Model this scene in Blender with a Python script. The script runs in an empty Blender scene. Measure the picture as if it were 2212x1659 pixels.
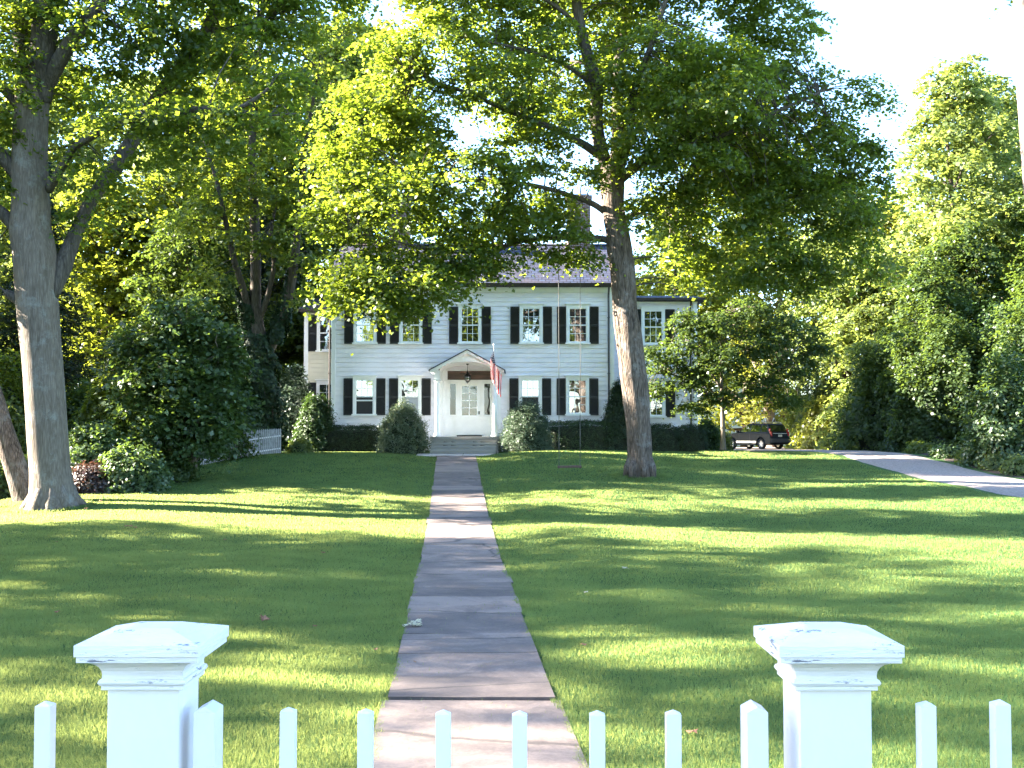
import bpy, math, random
import numpy as np
from mathutils import Vector, Matrix, noise

SC = bpy.context.scene
COL = SC.collection
R = math.radians
EYE = 2.4
F = 2531.0
TH = math.atan(110.0 / F)
SUN_AZ = 8.0      # degrees the sun stands behind the facade plane, to the left
SUN_EL = 24.0

# ------------------------------------------------------------------ helpers
def U(u, v, d):
    a = (u - 1106.0) / F; b = (829.5 - v) / F
    y = math.cos(TH) - b * math.sin(TH); z = math.sin(TH) + b * math.cos(TH)
    return Vector((a / y * d, d, EYE + z / y * d))

PY = [-3000, -6, 3.2, 5.0, 6.6, 8.2, 14, 23, 30, 37.3, 42, 45, 47, 50, 60, 75, 120, 3000]
PZ = [.70, .74, .76, .42, .10, .0, 0, .02, .33, .78, 1.18, 1.45, 1.64, 1.70, 1.60, 1.45, 1.5, 1.5]
def gz(x, y):
    def pr(t): return float(np.interp(t, PY, PZ))
    if y < 3.4: z = pr(y)
    else:
        s = 1.2
        z = (pr(y - s) + 2 * pr(y - s * .5) + 3 * pr(y) + 2 * pr(y + s * .5) + pr(y + s)) / 9
    z += .17 * math.exp(-((x - 2.6) / 3.0) ** 2 - ((y - 45.6) / 2.6) ** 2)
    if 9 < y < 49:
        w = min(1, (y - 9) / 5) * min(1, (49 - y) / 4) * min(1, max(0, (abs(x + .25 + .0513 * (y - 8.4)) - .8) / 1.5))
        z += w * .16 * noise.noise(Vector((x * .13, y * .2, 3.3))) + w * .05 * noise.noise(Vector((x * .5, y * .6, 1.3))) + w * .07
    if y > 14: z -= .25 * max(0, min(1, (-x - 11) / 10))
    return z
def pathx(y): return -.25 - (y - 8.4) * .0513

class MB:
    def __init__(s): s.v = []; s.f = []; s.m = []
    def add(s, verts, faces, mi=0):
        o = len(s.v); s.v += [tuple(p) for p in verts]
        s.f += [tuple(i + o for i in f) for f in faces]; s.m += [mi] * len(faces)
        return s
    def box(s, c, size, rz=0, mi=0, rx=0, ry=0):
        M = Matrix.Rotation(rz, 3, 'Z') @ Matrix.Rotation(ry, 3, 'Y') @ Matrix.Rotation(rx, 3, 'X')
        h = [t / 2 for t in size]; vs = []
        for k in range(8):
            p = Vector(((1 if k & 1 else -1) * h[0], (1 if k & 2 else -1) * h[1], (1 if k & 4 else -1) * h[2]))
            vs.append(M @ p + Vector(c))
        return s.add(vs, [(0, 2, 3, 1), (4, 5, 7, 6), (0, 1, 5, 4), (2, 6, 7, 3), (0, 4, 6, 2), (1, 3, 7, 5)], mi)
    def b2(s, x0, x1, y0, y1, z0, z1, mi=0):
        return s.box(((x0 + x1) / 2, (y0 + y1) / 2, (z0 + z1) / 2), (abs(x1 - x0), abs(y1 - y0), abs(z1 - z0)), mi=mi)
    def prism(s, poly, axis, a, b, mi=0):
        # poly in the two other axes (order x,z for 'Y'; y,z for 'X'; x,y for 'Z')
        n = len(poly)
        def mk(p, t):
            if axis == 'Y': return (p[0], t, p[1])
            if axis == 'X': return (t, p[0], p[1])
            return (p[0], p[1], t)
        vs = [mk(p, a) for p in poly] + [mk(p, b) for p in poly]
        fs = [tuple(range(n)), tuple(range(2 * n - 1, n - 1, -1))]
        fs += [(i, i + n, (i + 1) % n + n, (i + 1) % n) for i in range(n)]
        return s.add(vs, fs, mi)
    def tube(s, pts, rad, n=10, mi=0, lump=0, cap=True, seed=0):
        pts = [Vector(p) for p in pts]; L = len(pts); rings = []
        prev = None
        for i, p in enumerate(pts):
            t = (pts[min(i + 1, L - 1)] - pts[max(i - 1, 0)]).normalized()
            if prev is None:
                a = Vector((0, 1, 0)) if abs(t.y) < .8 else Vector((1, 0, 0))
            else: a = prev
            a = (a - t * a.dot(t)).normalized(); prev = a; b = t.cross(a)
            ring = []
            for k in range(n):
                th = 2 * math.pi * k / n
                dv = a * math.cos(th) + b * math.sin(th); r = rad[i]
                if lump:
                    q = p + dv * r
                    r *= 1 + lump * (noise.noise(Vector((q.x * 2.5, q.y * 2.5, q.z * .7 + seed))) + .5 * noise.noise(Vector((q.x * 9, q.y * 9, q.z * 1.6 + seed))))
                ring.append(p + dv * r)
            rings.append(ring)
        vs = [q for r_ in rings for q in r_]
        fs = []
        for i in range(L - 1):
            for k in range(n):
                fs.append((i * n + k, i * n + (k + 1) % n, (i + 1) * n + (k + 1) % n, (i + 1) * n + k))
        if cap: fs += [tuple(range(n - 1, -1, -1)), tuple((L - 1) * n + k for k in range(n))]
        return s.add(vs, fs, mi)
    def lathe(s, c, prof, n=20, mi=0):
        vs = []; fs = []; L = len(prof)
        for r, z in prof:
            for k in range(n):
                t = 2 * math.pi * k / n
                vs.append((c[0] + r * math.cos(t), c[1] + r * math.sin(t), c[2] + z))
        for i in range(L - 1):
            for k in range(n):
                fs.append((i * n + k, i * n + (k + 1) % n, (i + 1) * n + (k + 1) % n, (i + 1) * n + k))
        fs += [tuple(range(n - 1, -1, -1)), tuple((L - 1) * n + k for k in range(n))]
        return s.add(vs, fs, mi)
    def sqlathe(s, c, prof, mi=0):
        vs = []; fs = []; L = len(prof)
        for r, z in prof:
            for a, b in ((-1, -1), (1, -1), (1, 1), (-1, 1)): vs.append((c[0] + r * a, c[1] + r * b, c[2] + z))
        for i in range(L - 1):
            for k in range(4): fs.append((i * 4 + k, i * 4 + (k + 1) % 4, i * 4 + 4 + (k + 1) % 4, i * 4 + 4 + k))
        fs += [(3, 2, 1, 0), tuple((L - 1) * 4 + k for k in range(4))]
        return s.add(vs, fs, mi)
    def build(s, name, mats, parent=None, smooth=False, bevel=0, loc=None):
        me = bpy.data.meshes.new(name); me.from_pydata(s.v, [], s.f); me.update()
        if not isinstance(mats, (list, tuple)): mats = [mats]
        for m in mats: me.materials.append(m)
        if len(mats) > 1: me.polygons.foreach_set('material_index', s.m)
        if smooth: me.polygons.foreach_set('use_smooth', [True] * len(me.polygons))
        o = bpy.data.objects.new(name, me); COL.objects.link(o)
        if parent is not None:
            o.parent = parent
            M = Matrix.Identity(4); q = parent
            org = Vector((0, 0, 0))
            while q is not None:
                org += q.location; q = q.parent
            me.transform(Matrix.Translation(-org))
        elif loc is not None:
            me.transform(Matrix.Translation(-Vector(loc))); o.location = loc
        if bevel:
            md = o.modifiers.new('bevel', 'BEVEL'); md.width = bevel; md.segments = 2; md.limit_method = 'ANGLE'
        return o

def tag(o, label, cat, group=None, kind=None):
    if label: o['label'] = label
    if cat: o['category'] = cat
    if group: o['group'] = group
    if kind: o['kind'] = kind
    return o
def empty(name, loc, label, cat, group=None):
    o = bpy.data.objects.new(name, None); COL.objects.link(o); o.location = loc
    o.empty_display_size = .3
    return tag(o, label, cat, group)

# ------------------------------------------------------------------ materials
def newmat(name):
    m = bpy.data.materials.new(name); m.use_nodes = True
    nt = m.node_tree; nt.nodes.clear()
    out = nt.nodes.new('ShaderNodeOutputMaterial')
    return m, nt, out
def N(nt, t, **kw):
    n = nt.nodes.new(t)
    for k, v in kw.items():
        if k in n.inputs: n.inputs[k].default_value = v
        else: setattr(n, k, v)
    return n
def ramp(nt, fac, cols):
    r = nt.nodes.new('ShaderNodeValToRGB'); e = r.color_ramp.elements
    while len(e) < len(cols): e.new(.5)
    for i, (p, c) in enumerate(cols): e[i].position = p; e[i].color = (*c, 1)
    nt.links.new(fac, r.inputs[0]); return r
def simple(name, col, rough=.6, var=.12, scale=6, bump=.0, spec=.4, metallic=0, stretch=(1, 1, 1), dirt=None, bscale=None):
    m, nt, out = newmat(name); L = nt.links.new
    p = N(nt, 'ShaderNodeBsdfPrincipled'); p.inputs['Roughness'].default_value = rough
    p.inputs['Specular IOR Level'].default_value = spec; p.inputs['Metallic'].default_value = metallic
    tc = N(nt, 'ShaderNodeTexCoord'); mp = N(nt, 'ShaderNodeMapping'); mp.inputs['Scale'].default_value = stretch
    L(tc.outputs['Object'], mp.inputs[0])
    nz = N(nt, 'ShaderNodeTexNoise', Scale=scale, Detail=6.0, Roughness=.65); L(mp.outputs[0], nz.inputs['Vector'])
    c0 = tuple(max(0, c * (1 - var * 1.6)) for c in col); c1 = tuple(min(1, c * (1 + var)) for c in col)
    rp = ramp(nt, nz.outputs['Fac'], [(.3, c0), (.62, c1)])
    colout = rp.outputs[0]
    if dirt:
        n2 = N(nt, 'ShaderNodeTexNoise', Scale=dirt[1], Detail=8.0, Roughness=.75); L(mp.outputs[0], n2.inputs['Vector'])
        r2 = ramp(nt, n2.outputs['Fac'], [(dirt[2], (0, 0, 0)), (dirt[2] + .04, (1, 1, 1))])
        mx = N(nt, 'ShaderNodeMix', data_type='RGBA'); L(r2.outputs[0], mx.inputs['Factor'])
        L(colout, mx.inputs['A']); mx.inputs['B'].default_value = (*dirt[0], 1); colout = mx.outputs['Result']
    L(colout, p.inputs['Base Color'])
    if bump:
        b = N(nt, 'ShaderNodeBump', Strength=bump, Distance=.02)
        nb = N(nt, 'ShaderNodeTexNoise', Scale=bscale or scale * 4, Detail=6.0); L(mp.outputs[0], nb.inputs['Vector'])
        L(nb.outputs['Fac'], b.inputs['Height']); L(b.outputs[0], p.inputs['Normal'])
    L(p.outputs[0], out.inputs[0]); return m
def leafmat(name, lo, hi, trans, tmix=.45, gloss=.03, noisy=.35):
    m, nt, out = newmat(name); L = nt.links.new
    at = N(nt, 'ShaderNodeAttribute', attribute_name='rnd')
    geo = N(nt, 'ShaderNodeNewGeometry')
    nz = N(nt, 'ShaderNodeTexNoise', Scale=noisy, Detail=2.0); L(geo.outputs['Position'], nz.inputs['Vector'])
    ad = N(nt, 'ShaderNodeMath', operation='ADD'); L(at.outputs['Fac'], ad.inputs[0]); L(nz.outputs['Fac'], ad.inputs[1])
    ml = N(nt, 'ShaderNodeMath', operation='MULTIPLY'); L(ad.outputs[0], ml.inputs[0]); ml.inputs[1].default_value = .5
    rp = ramp(nt, ml.outputs[0], [(.2, lo), (.78, hi)])
    rt = ramp(nt, ml.outputs[0], [(.2, tuple(c * .75 for c in trans)), (.78, tuple(min(1, c * 1.25) for c in trans))])
    d = N(nt, 'ShaderNodeBsdfDiffuse'); t = N(nt, 'ShaderNodeBsdfTranslucent')
    L(rp.outputs[0], d.inputs[0]); L(rt.outputs[0], t.inputs[0])
    mx = N(nt, 'ShaderNodeMixShader', Fac=tmix); L(d.outputs[0], mx.inputs[1]); L(t.outputs[0], mx.inputs[2])
    g = N(nt, 'ShaderNodeBsdfGlossy', Roughness=.5); g.inputs[0].default_value = (1, 1, 1, 1)
    m2 = N(nt, 'ShaderNodeMixShader', Fac=gloss); L(mx.outputs[0], m2.inputs[1]); L(g.outputs[0], m2.inputs[2])
    L(m2.outputs[0], out.inputs[0]); return m
def barkmat(name, lo, hi, scale=7, bump=.8, lichen=None):
    m, nt, out = newmat(name); L = nt.links.new
    p = N(nt, 'ShaderNodeBsdfPrincipled', Roughness=.9); p.inputs['Specular IOR Level'].default_value = .15
    geo = N(nt, 'ShaderNodeNewGeometry'); mp = N(nt, 'ShaderNodeMapping'); mp.inputs['Scale'].default_value = (1, 1, .14)
    L(geo.outputs['Position'], mp.inputs[0])
    nz = N(nt, 'ShaderNodeTexNoise', Scale=scale, Detail=8.0, Roughness=.7, Distortion=.6); L(mp.outputs[0], nz.inputs['Vector'])
    vo = N(nt, 'ShaderNodeTexVoronoi', Scale=scale * 2.2, feature='DISTANCE_TO_EDGE'); L(mp.outputs[0], vo.inputs['Vector'])
    mu = N(nt, 'ShaderNodeMath', operation='MULTIPLY_ADD'); L(vo.outputs['Distance'], mu.inputs[0]); mu.inputs[1].default_value = .7; L(nz.outputs['Fac'], mu.inputs[2])
    rp = ramp(nt, mu.outputs[0], [(.38, lo), (.85, hi)])
    co = rp.outputs[0]
    if lichen:
        n2 = N(nt, 'ShaderNodeTexNoise', Scale=1.6, Detail=9.0, Roughness=.8); L(geo.outputs['Position'], n2.inputs['Vector'])
        r2 = ramp(nt, n2.outputs['Fac'], [(.52, (0, 0, 0)), (.64, (.8, .8, .8))])
        mx = N(nt, 'ShaderNodeMix', data_type='RGBA'); L(r2.outputs[0], mx.inputs['Factor']); L(co, mx.inputs['A']); mx.inputs['B'].default_value = (*lichen, 1)
        co = mx.outputs['Result']
    L(co, p.inputs['Base Color'])
    b = N(nt, 'ShaderNodeBump', Strength=bump, Distance=.04); L(mu.outputs[0], b.inputs['Height']); L(b.outputs[0], p.inputs['Normal'])
    L(p.outputs[0], out.inputs[0]); return m

M = {}
M['white'] = simple('white_paint', (.80, .81, .82), .45, .04, 2.0, .05)
M['fence_white'] = simple('weathered_white_paint', (.74, .69, .70), .5, .03, 3.0, .06, dirt=((.28, .27, .27), 16, .665), stretch=(1.3, 1.3, .8))
M['cap_white'] = simple('flaking_white_paint', (.73, .68, .69), .5, .04, 5.0, .25, dirt=((.16, .16, .19), 9, .585), stretch=(1, 1, 7))
M['fence_shaded'] = simple('shaded_white_paint', (.42, .41, .43), .7, .2, 6, .1)  # white side pickets; their partial shade is put into this greyer colour
M['clap'] = simple('grey_white_clapboard_paint', (.77, .75, .81), .6, .07, .8, .05, stretch=(1, 1, 5))
M['clap_warm_light'] = simple('warm_light_clapboard_paint', (.66, .62, .50), .6, .06, 1.0, .05, stretch=(1, 1, 5))  # left wing siding, warm bounce light put into the paint colour
M['shutter'] = simple('black_shutter_paint', (.018, .018, .022), .45, .2, 5, 0)
M['gutter'] = simple('dark_copper_gutter', (.035, .025, .022), .5, .3, 3)
M['brick'] = None
M['step'] = simple('grey_painted_deck_boards', (.24, .225, .205), .65, .1, 3, .1, stretch=(.5, 3, 3))
M['metal'] = simple('dark_iron', (.03, .03, .03), .4, .2, 8, metallic=.6)
M['darkwood'] = simple('brown_varnished_wood', (.09, .04, .025), .3, .4, 3, stretch=(.3, 3, 3))
M['rope'] = simple('grey_rope', (.10, .095, .085), .9)
M['plank'] = simple('weathered_brown_plank', (.09, .055, .04), .85, .3, 8, .3)
M['soil'] = simple('brown_mulch', (.055, .038, .028), .95, .4, 9, .8)
M['core'] = simple('dark_twig_mass', (.018, .022, .010), .95, .4, 4, .3)
M['tyre'] = simple('black_tyre_rubber', (.02, .02, .02), .8)
M['rim'] = simple('silver_wheel_alloy', (.5, .5, .52), .35, .05, 5, metallic=.7)
M['carpaint'] = simple('dark_green_car_paint', (.010, .016, .022), .4, .1, 3, spec=.15)
M['carplastic'] = simple('grey_car_trim', (.06, .06, .065), .5)
M['chrome'] = simple('silver_rack_metal', (.55, .55, .56), .3, .05, 4, metallic=.8)
M['redlens'] = simple('red_lamp_lens', (.5, .02, .02), .2, .05)
M['plate'] = simple('white_number_plate', (.7, .7, .6), .5, .3, 25)
M['asphalt'] = simple('road_asphalt', (.06, .06, .062), .9, .2, 3, .3)
M['garage'] = simple('white_garage_siding', (.62, .63, .62), .6, .05, 2)
M['garage_roof'] = simple('grey_garage_shingle', (.12, .11, .10), .9, .25, 3)
M['dryleaf'] = simple('dry_brown_leaf', (.22, .10, .05), .8, .3, 20)
M['paleleaf'] = simple('dry_pale_flower_head', (.42, .38, .26), .8, .3, 20)
M['flower'] = simple('white_petals', (.75, .72, .68), .7)

def glass(name, tint=(.012, .013, .016), refl=.34):
    m, nt, out = newmat(name); L = nt.links.new
    d = N(nt, 'ShaderNodeBsdfDiffuse'); d.inputs[0].default_value = (*tint, 1)
    g = N(nt, 'ShaderNodeBsdfGlossy', Roughness=.015); g.inputs[0].default_value = (.95, .97, 1, 1)
    tc = N(nt, 'ShaderNodeTexCoord')
    nz = N(nt, 'ShaderNodeTexNoise', Scale=1.8, Detail=1.0); L(tc.outputs['Object'], nz.inputs['Vector'])
    b = N(nt, 'ShaderNodeBump', Strength=.09, Distance=.03); L(nz.outputs['Fac'], b.inputs['Height']); L(b.outputs[0], g.inputs['Normal'])
    mx = N(nt, 'ShaderNodeMixShader', Fac=refl); L(d.outputs[0], mx.inputs[1]); L(g.outputs[0], mx.inputs[2]); L(mx.outputs[0], out.inputs[0]); return m
M['glass'] = glass('window_glass')
M['glass_dark'] = glass('dim_sidelight_glass', (.02, .018, .016), .09)
M['glass_door'] = glass('door_glass', (.02, .018, .018), .13)
M['screen'] = simple('dark_insect_screen', (.02, .018, .02), .6, .1)
M['shade'] = simple('pale_window_shade', (.30, .33, .38), .7, .06, 2)
M['carglass'] = glass('car_glass', (.01, .012, .012), .35)

def brickmat(name, c1, c2, mortar, bw, bh, scale=1, rough=.85, msz=.012, axis='XZ', noisec=None):
    m, nt, out = newmat(name); L = nt.links.new
    tc = N(nt, 'ShaderNodeTexCoord'); sp = N(nt, 'ShaderNodeSeparateXYZ'); cb = N(nt, 'ShaderNodeCombineXYZ')
    L(tc.outputs['Object'], sp.inputs[0])
    if axis == 'XZ':
        ad = N(nt, 'ShaderNodeMath', operation='ADD'); L(sp.outputs[0], ad.inputs[0]); L(sp.outputs[1], ad.inputs[1])
        L(ad.outputs[0], cb.inputs[0]); L(sp.outputs[2], cb.inputs[1])
    else:
        L(sp.outputs[0], cb.inputs[0]); L(sp.outputs[1], cb.inputs[1])
    br = N(nt, 'ShaderNodeTexBrick', Scale=scale); L(cb.outputs[0], br.inputs['Vector'])
    br.inputs['Color1'].default_value = (*c1, 1); br.inputs['Color2'].default_value = (*c2, 1); br.inputs['Mortar'].default_value = (*mortar, 1)
    br.inputs['Mortar Size'].default_value = msz; br.inputs['Brick Width'].default_value = bw; br.inputs['Row Height'].default_value = bh
    co = br.outputs['Color']
    if noisec:
        nz = N(nt, 'ShaderNodeTexNoise', Scale=.9, Detail=7.0, Roughness=.7); L(tc.outputs['Object'], nz.inputs['Vector'])
        rp = ramp(nt, nz.outputs['Fac'], [(.4, (0, 0, 0)), (.65, (.75, .75, .75))])
        mx = N(nt, 'ShaderNodeMix', data_type='RGBA'); L(rp.outputs[0], mx.inputs['Factor']); L(co, mx.inputs['A']); mx.inputs['B'].default_value = (*noisec, 1)
        co = mx.outputs['Result']
    p = N(nt, 'ShaderNodeBsdfPrincipled', Roughness=rough); p.inputs['Specular IOR Level'].default_value = .15; L(co, p.inputs['Base Color'])
    b = N(nt, 'ShaderNodeBump', Strength=.6, Distance=.02); L(br.outputs['Fac'], b.inputs['Height']); b.invert = True; L(b.outputs[0], p.inputs['Normal'])
    L(p.outputs[0], out.inputs[0]); return m
M['brick'] = brickmat('red_brick', (.16, .07, .055), (.09, .045, .04), (.28, .25, .23), .21, .075)
M['slate'] = brickmat('purple_grey_slate', (.042, .054, .090), (.022, .028, .052), (.008, .009, .015), .30, .24, axis='XY', rough=.7, msz=.022, noisec=(.058, .046, .052))

# path stone, gravel, lawn ground
def pathmat():
    m, nt, out = newmat('purple_grey_flagstone'); L = nt.links.new
    geo = N(nt, 'ShaderNodeNewGeometry')
    n1 = N(nt, 'ShaderNodeTexNoise', Scale=1.1, Detail=8.0, Roughness=.7); L(geo.outputs['Position'], n1.inputs['Vector'])
    n2 = N(nt, 'ShaderNodeTexNoise', Scale=26.0, Detail=5.0, Roughness=.7); L(geo.outputs['Position'], n2.inputs['Vector'])
    n1.inputs['Distortion'].default_value = .6
    at = N(nt, 'ShaderNodeAttribute', attribute_name='rnd')
    a = N(nt, 'ShaderNodeMath', operation='MULTIPLY_ADD'); L(at.outputs['Fac'], a.inputs[0]); a.inputs[1].default_value = .35; L(n1.outputs['Fac'], a.inputs[2])
    a2 = N(nt, 'ShaderNodeMath', operation='MULTIPLY_ADD'); L(n2.outputs['Fac'], a2.inputs[0]); a2.inputs[1].default_value = .35; L(a.outputs[0], a2.inputs[2])
    rp = ramp(nt, a2.outputs[0], [(.5, (.058, .043, .038)), (.8, (.118, .088, .074)), (1.0, (.21, .155, .125))])
    # hairline cracks
    mp = N(nt, 'ShaderNodeMapping'); mp.inputs['Scale'].default_value = (.55, 1.0, 1); L(geo.outputs['Position'], mp.inputs[0])
    nd = N(nt, 'ShaderNodeTexNoise', Scale=2.2, Detail=4.0); L(mp.outputs[0], nd.inputs['Vector'])
    vm = N(nt, 'ShaderNodeMix', data_type='VECTOR'); vm.inputs['Factor'].default_value = .22; L(mp.outputs[0], vm.inputs['A']); L(nd.outputs['Color'], vm.inputs['B'])
    vo = N(nt, 'ShaderNodeTexVoronoi', Scale=.55, feature='DISTANCE_TO_EDGE'); L(vm.outputs['Result'], vo.inputs['Vector'])
    rc = ramp(nt, vo.outputs['Distance'], [(.004, (.3, .3, .3)), (.012, (1, 1, 1))])
    mx = N(nt, 'ShaderNodeMix', data_type='RGBA', blend_type='MULTIPLY'); mx.inputs['Factor'].default_value = .8
    L(rp.outputs[0], mx.inputs['A']); L(rc.outputs[0], mx.inputs['B'])
    p = N(nt, 'ShaderNodeBsdfPrincipled', Roughness=.85); L(mx.outputs['Result'], p.inputs['Base Color'])
    b = N(nt, 'ShaderNodeBump', Strength=.5, Distance=.012); L(a2.outputs[0], b.inputs['Height']); L(b.outputs[0], p.inputs['Normal'])
    L(p.outputs[0], out.inputs[0]); return m
M['path'] = pathmat()
M['gravel'] = simple('pinkish_grey_gravel', (.30, .235, .20), .9, .25, 14, .9, bscale=60)
def lawnmat():
    m, nt, out = newmat('lawn_turf'); L = nt.links.new
    geo = N(nt, 'ShaderNodeNewGeometry')
    n1 = N(nt, 'ShaderNodeTexNoise', Scale=.45, Detail=6.0, Roughness=.65); L(geo.outputs['Position'], n1.inputs['Vector'])
    n2 = N(nt, 'ShaderNodeTexNoise', Scale=18.0, Detail=6.0, Roughness=.75); L(geo.outputs['Position'], n2.inputs['Vector'])
    a = N(nt, 'ShaderNodeMath', operation='MULTIPLY_ADD'); L(n2.outputs['Fac'], a.inputs[0]); a.inputs[1].default_value = .6; L(n1.outputs['Fac'], a.inputs[2])
    rp = ramp(nt, a.outputs[0], [(.55, (.034, .070, .022)), (1.0, (.072, .122, .034))])
    p = N(nt, 'ShaderNodeBsdfPrincipled', Roughness=.9); p.inputs['Specular IOR Level'].default_value = .1
    L(rp.outputs[0], p.inputs['Base Color'])
    b = N(nt, 'ShaderNodeBump', Strength=.8, Distance=.04); L(n2.outputs['Fac'], b.inputs['Height']); L(b.outputs[0], p.inputs['Normal'])
    L(p.outputs[0], out.inputs[0]); return m
M['lawn'] = lawnmat()
M['grass'] = leafmat('grass_blades', (.024, .074, .028), (.058, .132, .048), (.40, .45, .12), .46, .006, .5)

M['maple'] = leafmat('maple_leaves', (.030, .058, .012), (.066, .100, .018), (.29, .37, .026), .5)
M['maple_y'] = leafmat('sunlit_yellow_leaves', (.055, .085, .014), (.11, .14, .022), (.34, .38, .03), .5)  # yellow of sunlit foliage put into the leaf colour
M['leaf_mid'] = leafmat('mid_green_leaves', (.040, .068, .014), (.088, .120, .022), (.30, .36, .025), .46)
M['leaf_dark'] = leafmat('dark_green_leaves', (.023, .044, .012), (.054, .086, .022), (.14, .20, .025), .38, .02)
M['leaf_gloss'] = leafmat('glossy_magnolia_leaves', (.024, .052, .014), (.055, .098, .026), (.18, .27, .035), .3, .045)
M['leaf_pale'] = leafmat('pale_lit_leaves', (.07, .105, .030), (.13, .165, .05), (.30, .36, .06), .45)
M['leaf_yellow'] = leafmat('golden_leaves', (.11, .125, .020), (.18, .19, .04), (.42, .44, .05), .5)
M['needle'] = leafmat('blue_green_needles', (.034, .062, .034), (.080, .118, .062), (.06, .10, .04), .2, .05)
M['needle_sunlit'] = leafmat('sunlit_green_needles', (.07, .10, .045), (.14, .17, .08), (.09, .13, .05), .2, .05)  # sun on the left conifer put into a paler needle colour
M['needle_dark'] = leafmat('hemlock_needles', (.014, .030, .014), (.032, .052, .022), (.04, .07, .02), .2, .04)
M['hedge'] = leafmat('yew_hedge_needles', (.012, .028, .008), (.030, .058, .014), (.04, .08, .012), .2, .04)
M['hedge_mid'] = leafmat('boxwood_leaves', (.020, .046, .008), (.045, .085, .014), (.06, .11, .012), .25, .05)
M['ivy'] = leafmat('ivy_leaves', (.012, .028, .010), (.028, .050, .016), (.04, .08, .015), .2, .02)
M['redshrub'] = leafmat('reddish_shrub_leaves', (.030, .020, .016), (.06, .036, .026), (.12, .05, .03), .3, .06)
M['bark'] = barkmat('grey_brown_maple_bark', (.095, .074, .056), (.185, .150, .118), 9, .7, (.21, .20, .175))
M['bark2'] = barkmat('brown_ridged_bark', (.034, .025, .019), (.215, .165, .13), 9, 1.8, (.22, .20, .18))
M['bark_dark'] = barkmat('dark_branch_bark', (.03, .024, .018), (.09, .072, .055), 9, .6)
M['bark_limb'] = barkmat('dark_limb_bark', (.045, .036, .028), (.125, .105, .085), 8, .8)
M['bark_pale'] = barkmat('pale_flaking_bark', (.10, .072, .058), (.30, .24, .21), 5, .6)

# ------------------------------------------------------------------ leaves
def leaf_arrays(C, Nn, size, rng, asp=.85, fold=.18):
    n = len(C)
    Nn = Nn / np.maximum(1e-6, np.linalg.norm(Nn, axis=1, keepdims=True))
    t = rng.normal(size=(n, 3)); a = np.cross(Nn, t); a /= np.maximum(1e-6, np.linalg.norm(a, axis=1, keepdims=True))
    b = np.cross(Nn, a)
    s = size[:, None] if isinstance(size, np.ndarray) else size
    V = np.empty((n, 4, 3))
    V[:, 0] = C - a * s * .5
    V[:, 1] = C + b * s * .5 * asp + Nn * s * fold + a * s * .05
    V[:, 2] = C + a * s * .5
    V[:, 3] = C - b * s * .5 * asp + Nn * s * fold + a * s * .05
    return V
def quads_mesh(name, V, mat, rnd=None):
    n = len(V); me = bpy.data.meshes.new(name)
    me.vertices.add(n * 4); me.vertices.foreach_set('co', V.reshape(-1).astype(np.float32))
    me.loops.add(n * 4); me.loops.foreach_set('vertex_index', np.arange(n * 4, dtype=np.int32))
    me.polygons.add(n); me.polygons.foreach_set('loop_start', (np.arange(n) * 4).astype(np.int32))
    me.update(calc_edges=True)
    if rnd is not None:
        at = me.attributes.new('rnd', 'FLOAT', 'FACE'); at.data.foreach_set('value', rnd.astype(np.float32))
    me.materials.append(mat); return me
def tris_mesh(name, V, mat, rnd=None):
    n = len(V); me = bpy.data.meshes.new(name)
    me.vertices.add(n * 3); me.vertices.foreach_set('co', V.reshape(-1).astype(np.float32))
    me.loops.add(n * 3); me.loops.foreach_set('vertex_index', np.arange(n * 3, dtype=np.int32))
    me.polygons.add(n); me.polygons.foreach_set('loop_start', (np.arange(n) * 3).astype(np.int32))
    me.update(calc_edges=True)
    if rnd is not None:
        at = me.attributes.new('rnd', 'FLOAT', 'FACE'); at.data.foreach_set('value', rnd.astype(np.float32))
    me.materials.append(mat); return me
def link(name, me, parent=None):
    o = bpy.data.objects.new(name, me); COL.objects.link(o)
    if parent is not None: o.parent = parent
    return o

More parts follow.
